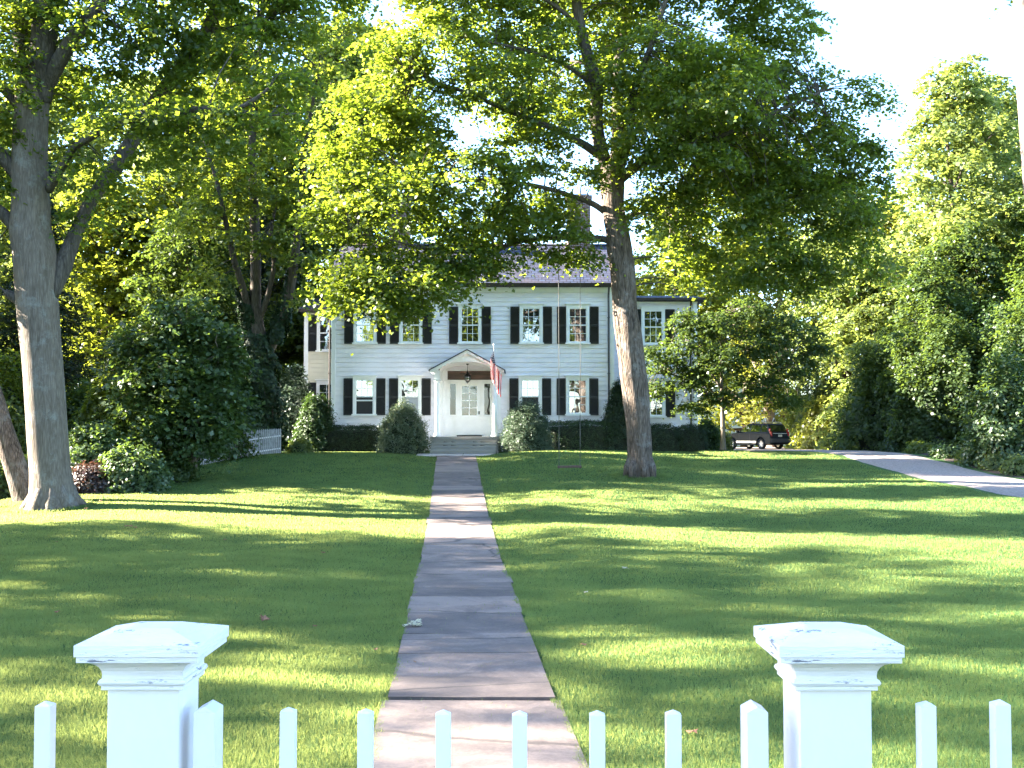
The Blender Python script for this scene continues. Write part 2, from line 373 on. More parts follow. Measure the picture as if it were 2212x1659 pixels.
def spray_points(blobs, rng, spacing=.75, fill=1.0):
    """blobs: (cx,cy,cz,rx,ry,rz) -> spray centres, outward directions, blob index"""
    C = []; O = []
    for i, (cx, cy, cz, rx, ry, rz) in enumerate(blobs):
        area = 4 * math.pi * (((rx * ry) ** 1.6 + (rx * rz) ** 1.6 + (ry * rz) ** 1.6) / 3) ** (1 / 1.6)
        n = max(3, int(area / spacing ** 2 * .8 * fill))
        d = rng.normal(size=(n, 3)); d /= np.linalg.norm(d, axis=1, keepdims=True)
        fr = rng.uniform(.30, 1.08, size=(n, 1)) ** .55
        C.append(np.array([cx, cy, cz]) + d * np.array([rx, ry, rz]) * fr); O.append(d)
    return np.concatenate(C), np.concatenate(O)
def crown_mesh(name, blobs, mat, seed, spacing=.75, per=46, s=.40, leaf=.15, fill=1.0, droop=.25, flat=.38, up=1.0, asp=.85):
    rng = np.random.default_rng(seed)
    C, O = spray_points(blobs, rng, spacing, fill)
    m = len(C); k = rng.integers(int(per * .5), int(per * 1.5), size=m)
    idx = np.repeat(np.arange(m), k); n = len(idx)
    ss = rng.uniform(.6, 1.35, size=m)[idx][:, None] * s
    off = rng.normal(size=(n, 3)) * .62; off[:, 2] *= flat
    off = off * ss
    # spray plane tilts down outward
    hor = off[:, 0] * O[idx, 0] + off[:, 1] * O[idx, 1]
    off[:, 2] -= hor * .45 + droop * (off[:, 0] ** 2 + off[:, 1] ** 2) / ss[:, 0]
    P = C[idx] + off
    Nn = rng.normal(size=(n, 3)) * .55 + O[idx] * .35 + np.array([0, 0, up])
    sz = leaf * rng.uniform(.65, 1.25, size=n)
    V = leaf_arrays(P, Nn, sz, rng, asp)
    br = np.clip(rng.normal(size=m) * .15 + .5, 0, 1)[idx]
    rnd = np.clip(br + rng.normal(size=n) * .18, 0, 1)
    return quads_mesh(name, V, mat, rnd), C, O

def twigs(mb, C, skel, rng, every=3, r=.018, maxd=6):
    """thin branches from the nearest skeleton point to spray centres"""
    S = np.array([[p.x, p.y, p.z] for p, _ in skel])
    for i in range(0, len(C), every):
        c = C[i]; dd = np.linalg.norm(S - c, axis=1); j = int(np.argmin(dd + rng.uniform(0, .6, size=len(S))))
        if dd[j] > maxd or dd[j] < .25: continue
        p0 = Vector(S[j]); p3 = Vector(c); mid = (p0 + p3) / 2 + Vector((rng.normal() * .12, rng.normal() * .12, .10 * dd[j] + rng.normal() * .08))
        r0 = min(skel[j][1] * .6, r * (1 + .35 * dd[j]))
        mb.tube([p0, p0.lerp(mid, .5) + Vector((0, 0, .03 * dd[j])), mid, mid.lerp(p3, .6) + Vector((0, 0, .01)), p3], [r0, r0 * .85, r0 * .65, r0 * .45, r0 * .2], 5, cap=False)

def limb(mb, skel, pts, lump=.05, n=12, sub=4, seed=0, wob=.0):
    """pts: list of (Vector, radius); Catmull-Rom, added to the mesh and to the skeleton"""
    P = [Vector(p) for p, r in pts]; r_ = [r for p, r in pts]; out = []; rr = []
    for i in range(len(P) - 1):
        p0 = P[max(i - 1, 0)]; p1 = P[i]; p2 = P[i + 1]; p3 = P[min(i + 2, len(P) - 1)]
        for k in range(sub):
            t = k / sub
            q = .5 * ((2 * p1) + (p2 - p0) * t + (2 * p0 - 5 * p1 + 4 * p2 - p3) * t * t + (3 * p1 - p0 - 3 * p2 + p3) * t ** 3)
            if wob: q = q + Vector((noise.noise(q * .8) * wob, noise.noise(q * .8 + Vector((9, 0, 0))) * wob, 0))
            out.append(q); rr.append(r_[i] * (1 - t) + r_[i + 1] * t)
    out.append(P[-1]); rr.append(r_[-1])
    mb.tube(out, rr, n, lump=lump, seed=seed)
    for q, r in zip(out, rr): skel.append((q, r))
def pxlimb(mb, skel, pts, lump=.05, n=12, seed=0, sub=4):
    limb(mb, skel, [(U(u, v, d), w / 2 / F * d) for u, v, w, d in pts], lump, n, sub, seed)
def pxblobs(L):
    out = []
    for (u, v, d, rx, rz) in L:
        p = U(u, v, d); out.append((p.x, p.y, p.z, rx, rx * .85, rz))
    return out

# ------------------------------------------------------------------ ground
def grid_sheet(name, xs, ys, zf, mat):
    nx, ny = len(xs), len(ys)
    vs = [(x, y, zf(x, y)) for y in ys for x in xs]
    fs = [(j * nx + i, j * nx + i + 1, (j + 1) * nx + i + 1, (j + 1) * nx + i) for j in range(ny - 1) for i in range(nx - 1)]
    me = bpy.data.meshes.new(name); me.from_pydata(vs, [], fs); me.materials.append(mat)
    me.polygons.foreach_set('use_smooth', [True] * len(fs)); me.update()
    return link(name, me)
xs = [-2500, -900, -400, -200, -120, -80, -60, -48, -40] + [-36 + i * .6 for i in range(121)] + [40, 48, 60, 80, 120, 200, 400, 900, 2500]
ys = [-2500, -900, -300, -120, -60, -30, -15, -6, 0, 2, 3] + [3.4 + i * .3 for i in range(160)] + [53, 56, 60, 66, 74, 84, 96, 110, 130, 160, 220, 400, 900, 2500]
tag(grid_sheet('lawn', xs, ys, gz, M['lawn']), None, None, kind='structure')

def strip(name, line, mat, off, step=.5, cols=7, edge=.0):
    """line: (x, y, halfwidth) polyline -> sheet following the ground"""
    pts = []
    for i in range(len(line) - 1):
        a = line[i]; b = line[i + 1]; n = max(1, int(math.hypot(a[0] - b[0], a[1] - b[1]) / step))
        for k in range(n): t = k / n; pts.append(tuple(a[j] * (1 - t) + b[j] * t for j in range(3)))
    pts.append(line[-1])
    sm = []
    for i in range(len(pts)):
        w = pts[max(0, i - 5):i + 6]; sm.append(tuple(sum(q[j] for q in w) / len(w) for j in range(3)))
    vs = []; fs = []
    for i, p in enumerate(sm):
        a = sm[max(0, i - 1)]; b = sm[min(len(sm) - 1, i + 1)]; tx, ty = b[0] - a[0], b[1] - a[1]; l = math.hypot(tx, ty) or 1
        nx, ny = ty / l, -tx / l
        for k in range(cols):
            t = (k / (cols - 1) * 2 - 1) * p[2]
            t *= 1 + edge * noise.noise(Vector((p[0] * .9 + k, p[1] * .9, 5)))
            x, y = p[0] + nx * t, p[1] + ny * t
            o = off if 0 < k < cols - 1 else -.03
            vs.append((x, y, gz(x, y) + o))
    for i in range(len(sm) - 1):
        for k in range(cols - 1): fs.append((i * cols + k, i * cols + k + 1, (i + 1) * cols + k + 1, (i + 1) * cols + k))
    me = bpy.data.meshes.new(name); me.from_pydata(vs, [], fs); me.materials.append(mat)
    me.polygons.foreach_set('use_smooth', [True] * len(fs)); me.update()
    return link(name, me), sm
drive_line = [(34, 14, 2.4), (25, 21, 2.3), (19.2, 27.5, 2.2), (16.3, 33, 2.15), (14.9, 38.5, 1.9), (14.2, 44, 1.65), (14.1, 50, 1.5), (14.7, 57, 1.8), (15.6, 64, 2.4), (16.6, 76, 3.2), (17.5, 90, 3.0)]
dro, drive_pts = strip('driveway', drive_line, M['gravel'], .025, .5, 9, .06)
tag(dro, None, None, kind='structure')
bed_l, bedl_pts = strip('soil_bed', [(-22, 22, 2.5), (-17.5, 33, 3.2), (-14.5, 40, 2.3), (-12.8, 47, 1.6), (-13, 56, 2)], M['soil'], .02, .6, 7, .1)
tag(bed_l, None, None, kind='structure')
bed_r, bedr_pts = strip('border_bed', [(27, 28, 2.4), (21.4, 33, 2.4), (18.9, 38, 2.3), (17.9, 44, 2.4), (18.4, 52, 2.8), (21, 62, 2.6)], M['soil'], .015, .6, 7, .1)
tag(bed_r, None, None, kind='structure')
bed_h, bedh_pts = strip('foundation_bed', [(-10.2, 48.9, .85), (-4.2, 48.7, .85)], M['soil'], .03, .5, 5, .1); tag(bed_h, None, None, kind='structure')
bed_h2, _ = strip('foundation_bed', [(.2, 48.8, .8), (8.4, 49.3, 1.0)], M['soil'], .03, .5, 5, .1); tag(bed_h2, None, None, kind='structure')
bed_c, _ = strip('foundation_bed', [(8.3, 50.2, .9), (12.2, 53.0, 1.2)], simple('orange_bark_mulch', (.30, .13, .06), .9, .3, 9, .8), .02, .5, 5, .1); tag(bed_c, None, None, kind='structure')
road = grid_sheet('road', [-200, -60, -20, 0, 20, 60, 200], [-14, -7, -2.5], lambda x, y: gz(x, y) + .03, M['asphalt']); tag(road, None, None, kind='structure')

# path of flagstones
random.seed(5)
pv = []; pf = []; prnd = []
y = 3.6; k = 0
while y < 46.4:
    ln = random.choice([.95, 1.25, 1.5, 1.7, 1.9, 2.3]) if y < 25 else random.uniform(1.1, 2.2)
    y1 = min(y + ln, 46.6); tilt = random.uniform(-.012, .012); tx = random.uniform(-.01, .01); g = .008
    n = 6; mcol = 8; base = len(pv); hw0 = .775 + random.uniform(-.03, .03); sk = random.uniform(-.05, .05)
    lift = random.uniform(-.006, .012)
    for j in range(n + 1):
        for i in range(mcol + 1):
            s = i / mcol * 2 - 1; yy = y + g + (y1 - y - 2 * g) * j / n + sk * s * (.5 if j in (0, n) else .5)
            yy += noise.noise(Vector((s * 2, y * 3 + (0 if j < n / 2 else 9), 0))) * .02 * (1 if j in (0, n) else 0)
            xx = pathx(yy) + s * hw0
            z = gz(pathx(yy), yy) + .030 + lift + tilt * (j / n - .5) * ln + tx * s + noise.noise(Vector((xx * 1.2, yy * 1.2, 0))) * .006
            pv.append((xx, yy, z))
    for j in range(n):
        for i in range(mcol):
            a = base + j * (mcol + 1) + i; pf.append((a, a + 1, a + mcol + 2, a + mcol + 1)); prnd.append(k)
    # skirts
    top = len(pv); edge = [base + i for i in range(mcol + 1)] + [base + j * (mcol + 1) + mcol for j in range(1, n + 1)] + [base + n * (mcol + 1) + i for i in range(mcol - 1, -1, -1)] + [base + j * (mcol + 1) for j in range(n - 1, 0, -1)]
    for e in edge: q = pv[e]; pv.append((q[0], q[1], q[2] - .09))
    for i in range(len(edge)):
        j = (i + 1) % len(edge); pf.append((edge[i], top + i, top + j, edge[j])); prnd.append(k)
    k += 1; y = y1
# wider landing in front of the steps
pm = bpy.data.meshes.new('path'); pm.from_pydata(pv, [], pf)
rr = np.random.default_rng(3).uniform(0, 1, size=k + 1)
at = pm.attributes.new('rnd', 'FLOAT', 'FACE'); at.data.foreach_set('value', rr[np.array(prnd)].astype(np.float32))
pm.materials.append(M['path']); pm.update()
tag(link('path', pm), None, None, kind='structure')
land = MB()
for i, (x0, x1, y0, y1) in enumerate([(-3.75, -1.95, 45.9, 46.75), (-1.92, -.2, 45.9, 46.75)]):
    zc = gz(-2, 46.3)
    land.prism([(y0, gz(-2, y0) + .045), (y1, gz(-2, y1) + .05), (y1, zc - .2), (y0, zc - .2)], 'X', x0, x1)
lo = land.build('landing', simple('pale_landing_stone', (.42, .37, .34), .8, .15, 3, .3)); tag(lo, None, None, kind='structure')

# joint moss / weeds handled by the grass below
def on_drive(x, y):
    for p in drive_pts[::2]:
        if (x - p[0]) ** 2 + (y - p[1]) ** 2 < (p[2] + .02) ** 2: return True
    return False
def grass():
    rng = np.random.default_rng(11)
    ax = np.linspace(-40, 40, 321); ay = np.linspace(3, 60, 229)
    G = np.array([[gz(x, y) for x in ax] for y in ay])
    def gzv(x, y):
        fx = np.clip((x - ax[0]) / (ax[1] - ax[0]), 0, len(ax) - 1.001); fy = np.clip((y - ay[0]) / (ay[1] - ay[0]), 0, len(ay) - 1.001)
        i = fx.astype(int); j = fy.astype(int); a = fx - i; b = fy - j
        return G[j, i] * (1 - a) * (1 - b) + G[j, i + 1] * a * (1 - b) + G[j + 1, i] * (1 - a) * b + G[j + 1, i + 1] * a * b
    n = 1950000
    u = rng.uniform(0, 1, n)
    y = 6.3 * (49.5 / 6.3) ** (u ** .92)
    x = rng.uniform(-1, 1, n) * (y * .47 + 2.4)
    keep = np.abs(x - (-.25 - (y - 8.4) * .0513)) > .755 + .03 * np.sin(y * 2.1 + x) + .02 * np.sin(y * 7) + .015 * np.sin(y * 23)
    # weeds in joints of the path
    keep |= rng.uniform(0, 1, n) < .004
    for p in drive_pts[::1]:
        keep &= (x - p[0]) ** 2 + (y - p[1]) ** 2 > (p[2] + .03) ** 2
    for p in bedl_pts + bedr_pts:
        keep &= (x - p[0]) ** 2 + (y - p[1]) ** 2 > (p[2] + .03) ** 2
    keep &= ~((x > -3.8) & (x < -.15) & (y > 45.85))
    keep &= ~((y > 48.2) & (x < 9))
    x = x[keep]; y = y[keep]; n = len(x); z = gzv(x, y)
    cl = np.sin(x * 3.1 + np.sin(y * 2.3) * 2) * np.sin(y * 2.7 + np.sin(x * 1.7) * 2)
    h = (.030 + .016 * rng.uniform(0, 1, n) + .006 * cl) * (1 + .25 * (rng.uniform(0, 1, n) > .985))
    for bx_, by_ in ((4.2, 38.5), (-12.15, 31), (-13.5, 32.5), (8.6, 47.6)): h *= np.where((x - bx_) ** 2 + (y - by_) ** 2 < 1.1, 2.3, 1.0)
    h *= np.where(np.abs(x - (-.25 - (y - 8.4) * .0513)) < .9, 1.25, 1.0)
    w = .0030 * np.clip(y / 8, 1, 6) ** .9
    th = rng.uniform(0, 2 * np.pi, n); lean = rng.uniform(.1, .9, n) * h; la = rng.uniform(0, 2 * np.pi, n)
    V = np.empty((n, 3, 3))
    V[:, 0] = np.stack([x - np.cos(th) * w, y - np.sin(th) * w, z - .005], 1)
    V[:, 1] = np.stack([x + np.cos(th) * w, y + np.sin(th) * w, z - .005], 1)
    V[:, 2] = np.stack([x + np.cos(la) * lean, y + np.sin(la) * lean, z + h], 1)
    rnd = np.clip(.5 + .2 * cl + rng.normal(size=n) * .13, 0, 1)
    o = link('grass', tris_mesh('grass', V, M['grass'], rnd))
    tag(o, 'short mown green grass covering both halves of the front lawn', 'grass', kind='stuff')
grass()

# ------------------------------------------------------------------ house
HY = 50.0
def hx(u, d=HY): return U(u, 900, d).x
def hz(v, d=HY): return U(1100, v, d).z
house = empty('house', (-1.7, 50, 1.6), 'large two-storey clapboard house with black shutters and a columned front porch', 'house')

def clap_wall(name, x0, x1, y, z0, z1, mat, depth, parent, expo=.20, gaps=()):
    mb = MB(); z = z0
    prof = []
    while z < z1 - .01:
        zt = min(z + expo, z1)
        prof += [(y - .030, z), (y - .008, zt - .014), (y + .012, zt - .014), (y + .012, zt)]
        z = zt
    n = len(prof)
    vs = [(x0, a, b) for a, b in prof] + [(x1, a, b) for a, b in prof]
    mb.add(vs, [(i, i + n, i + n + 1, i + 1) for i in range(n - 1)])
    mb.b2(x0, x1, y + .02, y + depth, z0, z1)
    return mb.build(name, mat, parent)

xL, xR = hx(716), hx(1326)
zE = hz(632)      # top of clapboards under frieze
clap_wall('wall', xL, xR, HY, 1.5, zE, M['clap'], 9.0, house)
# white corner boards and frieze
t = MB()
t.b2(xL - .02, xL + .15, HY - .05, HY + .12, 1.5, zE + .002); t.b2(xR - .15, xR + .02, HY - .05, HY + .12, 1.5, zE + .002)
t.b2(xL - .03, xR + .03, HY - .06, HY + .1, zE, hz(621))
t.prism([(HY - .06, hz(624)), (HY - .36, hz(620.5)), (HY - .36, hz(619)), (HY - .06, hz(617))], 'X', xL - .25, xR + .25)
t.b2(xL + .15, xR - .15, HY - .07, HY, 1.5, 1.72)
t.build('corner_trim', M['white'], house)
g = MB(); zg = hz(617)
g.prism([(HY - .36, zg - .10), (HY - .47, zg - .07), (HY - .49, zg + .06), (HY - .47, zg + .06), (HY - .45, zg - .04), (HY - .36, zg - .06)], 'X', xL - .28, xR + .28)
g.build('gutter', M['gutter'], house)
# main roof (gable, ridge along X)
zr = hz(529, 54.5); yr = 54.5
r = MB()
o_ = .38
r.prism([(HY - o_, zg - .02), (yr, zr), (HY + 9 + o_, zg - .02), (HY + 9 + o_, zg - .12), (yr, zr - .12), (HY - o_, zg - .12)], 'X', xL - .28, xR + .28)
roof = r.build('roof', M['slate'], house)
rc = MB(); rc.prism([(yr - .16, zr - .03), (yr, zr + .05), (yr + .16, zr - .03), (yr, zr + .02)], 'X', xL - .29, xR + .29); rc.build('ridge_cap', M['gutter'], roof)
for xx in (xL, xR - .1): gb = MB(); gb.prism([(HY + .05, zE), (HY + 8.95, zE), (HY + 8.95, zg - .13), (yr, zr - .13), (HY + .05, zg - .13)], 'X', xx, xx + .1); gb.build('gable_wall', M['clap'], house)
for (ua, ub) in ((842, 886), (1226, 1274)):
    c = MB(); xa, xb = U(ua, 500, yr).x, U(ub, 500, yr).x; zt = hz(424, yr)
    c.b2(xa, xb, yr - .4, yr + .4, zr - 1, zt - .35); c.b2(xa - .04, xb + .04, yr - .44, yr + .44, zt - .35, zt - .22); c.b2(xa - .08, xb + .08, yr - .48, yr + .48, zt - .22, zt - .04)
    ch = c.build('chimney', M['brick'], roof)
    c2 = MB(); c2.b2(xa + .05, xb - .05, yr - .35, yr + .35, zt - .04, zt + .03); c2.build('chimney_cap', M['gutter'], roof)

def window(cx, zt, zb, y, w, parent=house, low=None, cols=3, rws=2, raised=0, trim=None, cap=True):
    """zt/zb: top and bottom of the glazed opening; w: opening width. y = wall plane"""
    tm = trim or M['white']; x0, x1 = cx - w / 2, cx + w / 2; tw = .10
    f = MB()
    f.b2(x0 - tw, x0, y - .10, y + .02, zb, zt); f.b2(x1, x1 + tw, y - .10, y + .02, zb, zt)
    f.b2(x0 - tw, x1 + tw, y - .103, y + .02, zt, zt + .12)
    if cap:
        f.b2(x0 - tw - .03, x1 + tw + .03, y - .125, y + .02, zt + .12, zt + .16)
        f.prism([(y + .01, zt + .20), (y - .18, zt + .18), (y - .18, zt + .16), (y + .01, zt + .16)], 'X', x0 - tw - .07, x1 + tw + .07)
    wo = f.build('window', tm, parent)
    s = MB(); s.b2(x0 - tw - .05, x1 + tw + .05, y - .16, y + .02, zb - .07, zb); s.build('sill', tm, wo)
    zm = (zt + zb) / 2; sw = .045
    up = MB(); up.b2(x0, x0 + sw, y - .080, y + .01, zm, zt); up.b2(x1 - sw, x1, y - .080, y + .01, zm, zt)
    up.b2(x0 + sw, x1 - sw, y - .080, y + .01, zt - sw, zt); up.b2(x0 + sw, x1 - sw, y - .083, y + .01, zm - .02, zm + .03)
    hz_ = [(zm + .03, zt - sw)]
    lz0 = zb + raised
    up.b2(x0, x0 + sw, y - .060, y + .01, zb, zm - .02); up.b2(x1 - sw, x1, y - .060, y + .01, zb, zm - .02)
    up.b2(x0 + sw, x1 - sw, y - .060, y + .01, lz0, lz0 + .06)
    if low is None or raised: hz_.append((lz0 + .06, zm - .02))
    for q, (a, b) in enumerate(hz_):
        if b - a < .12: continue
        yy = y - .075 if q == 0 else y - .055; rw = rws
        for i in range(1, cols): xx = x0 + sw + (w - 2 * sw) * i / cols; up.b2(xx - .011, xx + .011, yy, y + .01, a, b)
        for i in range(1, rw):
            zz = a + (b - a) * i / rw
            for c_ in range(cols):
                xa = x0 + sw + (w - 2 * sw) * c_ / cols + .011 * (c_ > 0); xb = x0 + sw + (w - 2 * sw) * (c_ + 1) / cols - .011 * (c_ < cols - 1)
                up.b2(xa, xb, yy, y + .01, zz - .010, zz + .010)
    up.build('sash', tm, wo)
    p = MB(); p.b2(x0 + sw, x1 - sw, y - .062, y - .057, zm + .02, zt - .04); p.b2(x0 + sw, x1 - sw, y - .046, y - .041, lz0 + .02 if not low else zb + .02, zm - .01) if not low else None
    p.build('pane', M['glass'], wo)
    if low:
        q = MB(); q.b2(x0 + sw, x1 - sw, y - .043, y - .038, zb + .01, zm - .01); q.build('pane', low, wo)
    return wo
def shutter(x0, x1, z0, z1, y, parent=house):
    m = MB(); fw = .05
    m.b2(x0, x0 + fw, y - .085, y - .04, z0, z1); m.b2(x1 - fw, x1, y - .085, y - .04, z0, z1)
    zm = z0 + (z1 - z0) * .5
    for a in (z0, zm - .04, z1 - .07): m.b2(x0 + fw, x1 - fw, y - .083, y - .04, a, a + .075)
    n = int((z1 - z0) / .045)
    for i in range(n):
        zz = z0 + .08 + i * .045
        if zz > z1 - .09 or abs(zz - zm) < .05: continue
        m.box(((x0 + x1) / 2, y - .062, zz), (x1 - x0 - 2 * fw, .036, .008), rx=R(35))
    m.b2(x0 + fw * .5, x1 - fw * .5, y - .052, y - .045, z0 + .01, z1 - .01)
    m.build('shutter', M['shutter'], parent)

s_ = 50 / F
zt1, zb1 = hz(665.5), hz(740.5); zt0, zb0 = hz(820), hz(894.5)
sh_w = 19.6 * s_
for i, u in enumerate((788, 887, 1015, 1147.5, 1248.5)):
    cx = hx(u); w = 39.5 * s_
    window(cx, zt1, zb1, HY, w)
    for sgn in (-1, 1):
        xa = cx + sgn * (w / 2 + .115); xb = xa + sgn * sh_w; shutter(min(xa, xb), max(xa, xb), zb1 - .05, zt1 + .05, HY)
for i, u in enumerate((787.5, 885.5, 1145.5, 1247.5)):
    cx = hx(u); w = 39.5 * s_
    low = [M['screen'], M['shade'], M['screen'], None][i]
    window(cx, zt0, zb0, HY, w, low=low, raised=(.55 if i == 0 else 0))
    for sgn in (-1, 1):
        xa = cx + sgn * (w / 2 + .115); xb = xa + sgn * sh_w; shutter(min(xa, xb), max(xa, xb), zb0 - .05, zt0 + .05, HY)

# left wing (set back, warm bounce light painted into its siding)
LY = 54.0
lx0, lx1 = U(658, 800, LY).x, xL + .1
zl = hz(676, LY)
clap_wall('wing_wall', lx0, lx1, LY, 1.5, zl, M['clap_warm_light'], 5.0, house, expo=.2)
t = MB(); t.b2(lx0 - .03, lx0 + .16, LY - .05, LY + .1, 1.5, zl); t.b2(lx0 - .05, lx1, LY - .06, LY + .1, zl, hz(671, LY)); t.build('wing_trim', M['white'], house)
t = MB(); zz = hz(670, LY); t.prism([(LY - .35, zz), (LY + 3, zz + .9), (LY + 5.4, zz), (LY + 5.4, zz - .12), (LY - .35, zz - .12)], 'X', lx0 - .3, lx1)
t.build('wing_roof', M['slate'], house)
t = MB(); t.b2(lx0 - .32, lx1, LY - .46, LY - .36, zz - .12, zz + .01); t.build('gutter', M['gutter'], house)
cx = U(706.5, 800, LY).x; w = .74
window(cx, hz(683, LY), hz(757, LY), LY, w, cols=2); window(cx, hz(829, LY), hz(903, LY), LY, w, cols=2, low=M['screen'])
for (a, b) in ((683, 757), (829, 903)):
    xb = cx - w / 2 - .115; shutter(xb - .38, xb, hz(b, LY) - .05, hz(a, LY) + .05, LY)
# right wing
RY = 51.2
rx0, rx1 = xR - .1, U(1505, 800, RY).x
zrw = hz(655, RY)
clap_wall('wing_wall', rx0, rx1, RY, 1.5, zrw, M['clap'], 6.0, house, expo=.2)
t = MB(); t.b2(rx1 - .15, rx1 + .03, RY - .05, RY + .1, 1.5, zrw); t.b2(rx0, rx1 + .04, RY - .06, RY + .1, zrw, hz(648, RY)); t.build('wing_trim', M['white'], house)
t = MB(); zz = hz(646, RY); t.prism([(RY - .35, zz), (RY + 3, zz + .5), (RY + 6.4, zz), (RY + 6.4, zz - .12), (RY - .35, zz - .12)], 'X', rx0, rx1 + .3)
t.build('wing_roof', M['slate'], house)
t = MB(); t.b2(rx0, rx1 + .32, RY - .46, RY - .36, zz - .10, zz + .01); t.build('gutter', M['gutter'], house)
cx = U(1411, 800, RY).x; w = 41 * RY / F
window(cx, hz(671, RY), hz(743, RY), RY, w); window(cx, hz(826, RY), hz(899, RY), RY, w)
for (a, b) in ((671, 743), (826, 899)):
    for sgn in (-1, 1):
        xa = cx + sgn * (w / 2 + .115); xb = xa + sgn * .42; shutter(min(xa, xb), max(xa, xb), hz(b, RY) - .05, hz(a, RY) + .05, RY)
for (x, y, zt) in ((xL - .07, HY - .13, zg), (xR - .22, HY - .12, zg), (rx1 - .28, RY - .12, zz)):
    d = MB(); d.tube([(x, y - .25, zt - .1), (x, y - .2, zt - .2), (x, y, zt - .45), (x, y, 1.7)], [.042] * 4, 8)
    for q in (2.6, 5.0, 7.4): d.b2(x - .055, x + .055, y - .05, y + .1, q, q + .03)
    d.build('downspout', M['gutter'] if x != xR - .22 else M['carplastic'], house)

# porch
PYf = 48.0; zf = hz(943, PYf)
cu0, cu1 = U(944.5, 900, PYf).x, U(1069, 900, PYf).x; pcx = (cu0 + cu1) / 2
porch = MB()
pxL, pxR = cu0 - .28, cu1 + .28
porch.b2(pxL, pxR, PYf - .22, HY + .0, zf - .10, zf)
pf_ = porch.build('porch_floor', M['step'], house)
pb = MB(); pb.b2(pxL + .05, pxR - .05, PYf - .16, HY, 1.3, zf - .101); pb.build('porch_base', M['step'], house)
st = MB(); holes = []
nst = 4; rise = (zf - gz(pcx, 46.7) - .05) / (nst + 1); sx0 = U(929, 960, 47).x; sx1 = U(1073, 960, 47).x
for i in range(nst):
    z1 = zf - rise * (i + 1); y1 = PYf - .22 - .30 * i; yb = y1 - .30
    st.b2(sx0, sx1, yb - .03, y1 - .001 if i == 0 else y1 + .0, z1 - .04, z1)      # tread with nosing
    st.b2(sx0 + .02, sx1 - .02, yb, yb + .03, z1 - rise + .001, z1 - .041)        # riser
    for s2 in (-1, 1): st.b2(pcx + s2 * (sx1 - sx0) / 2 - .03 * s2 - .02, pcx + s2 * (sx1 - sx0) / 2 - .03 * s2 + .02, yb + .031, PYf - .17, z1 - rise - (.2 if i == nst - 1 else 0), z1 - .042)
    if i in (0, 1):   # bow-tie shaped ventilation slots in the risers
        for c0 in (-.62, .56):
            for s2 in (-1, 1):
                a = pcx + c0 + s2 * .05; b = pcx + c0 + s2 * .26; zc = z1 - rise + .04
                tri = [(a, zc), (b, zc + .028), (b, zc - .004)] if s2 < 0 else [(a, zc - .004), (a, zc + .028), (b, zc)]
                hole = MB(); hole.prism(tri, 'Y', yb - .004, yb + .02); holes.append(hole)
so = st.build('steps', M['step'], house); [h_.build('vent_slot', M['gutter'], so) for h_ in holes]
for cx_ in (cu0, cu1):
    c = MB(); zt = hz(822, PYf)
    c.lathe((cx_, PYf, zf), [(.15, 0), (.15, .06), (.135, .08), (.14, .12), (.105, .17), (.105, .19), (.100, 1.0), (.085, zt - zf - .12), (.10, zt - zf - .11), (.10, zt - zf - .08), (.085, zt - zf - .07), (.12, zt - zf)], 20)
    c.b2(cx_ - .14, cx_ + .14, PYf - .14, PYf + .14, zt, zt + .06)
    c.b2(cx_ - .115, cx_ + .115, PYf - .115, PYf + .115, zt + .06, hz(800, PYf))
    c.build('porch_column', M['white'], house, smooth=False)
    # pilaster at wall + side panel
    p = MB(); p.b2(cx_ - .10, cx_ + .10, HY - .16, HY - .02, zf, zt + .35); p.b2(cx_ - .13, cx_ + .13, HY - .19, HY - .02, zf + .66, zf + .72); p.build('pilaster', M['white'], house)
    b = MB(); b.b2(cx_ - .08, cx_ + .08, PYf + .116, HY - .02, zt + .07, hz(800, PYf)); b.build('porch_beam', M['white'], house)
# porch gable roof with arched soffit
zap = hz(757, PYf); zev = hz(800, PYf); xe0 = U(929, 800, PYf - .25).x; xe1 = U(1089, 800, PYf - .25).x; xm = (xe0 + xe1) / 2
slope = (zap - zev) / (xm - xe0)
g = MB()
yf0 = PYf - .30
# front tympanum with arch cut-out
n = 24; aw = (cu1 - cu0) / 2 - .10; acx = pcx; zs = zev - .02; ah = (zap - zev) * .44
top = []; bot = []
for i in range(n + 1):
    x = xe0 + .06 + (xe1 - xe0 - .12) * i / n
    zt_ = zap - abs(x - xm) * slope - .05
    q = (x - acx) / aw
    zb_ = zs + ah * math.sqrt(max(0, 1 - q * q)) if abs(q) < 1 else zs
    top.append((x, max(zt_, zb_ + .02))); bot.append((x, zb_))
vs = [(x, yf0, z) for x, z in top] + [(x, yf0, z) for x, z in bot] + [(x, yf0 + .12, z) for x, z in top] + [(x, yf0 + .12, z) for x, z in bot]
m_ = n + 1; fs = []
for i in range(n):
    fs += [(i, m_ + i, m_ + i + 1, i + 1), (2 * m_ + i, 2 * m_ + i + 1, 3 * m_ + i + 1, 3 * m_ + i), (m_ + i, 3 * m_ + i, 3 * m_ + i + 1, m_ + i + 1)]
g.add(vs, fs)
# barrel soffit
arc = [(acx + aw * math.cos(math.pi * i / 20), zs + (ah - .005) * math.sin(math.pi * i / 20)) for i in range(21)]
vs = [(x, yf0 + .12, z) for x, z in arc] + [(x, HY - .02, z) for x, z in arc]
g.add(vs, [(i, i + 21, i + 22, i + 1) for i in range(20)])
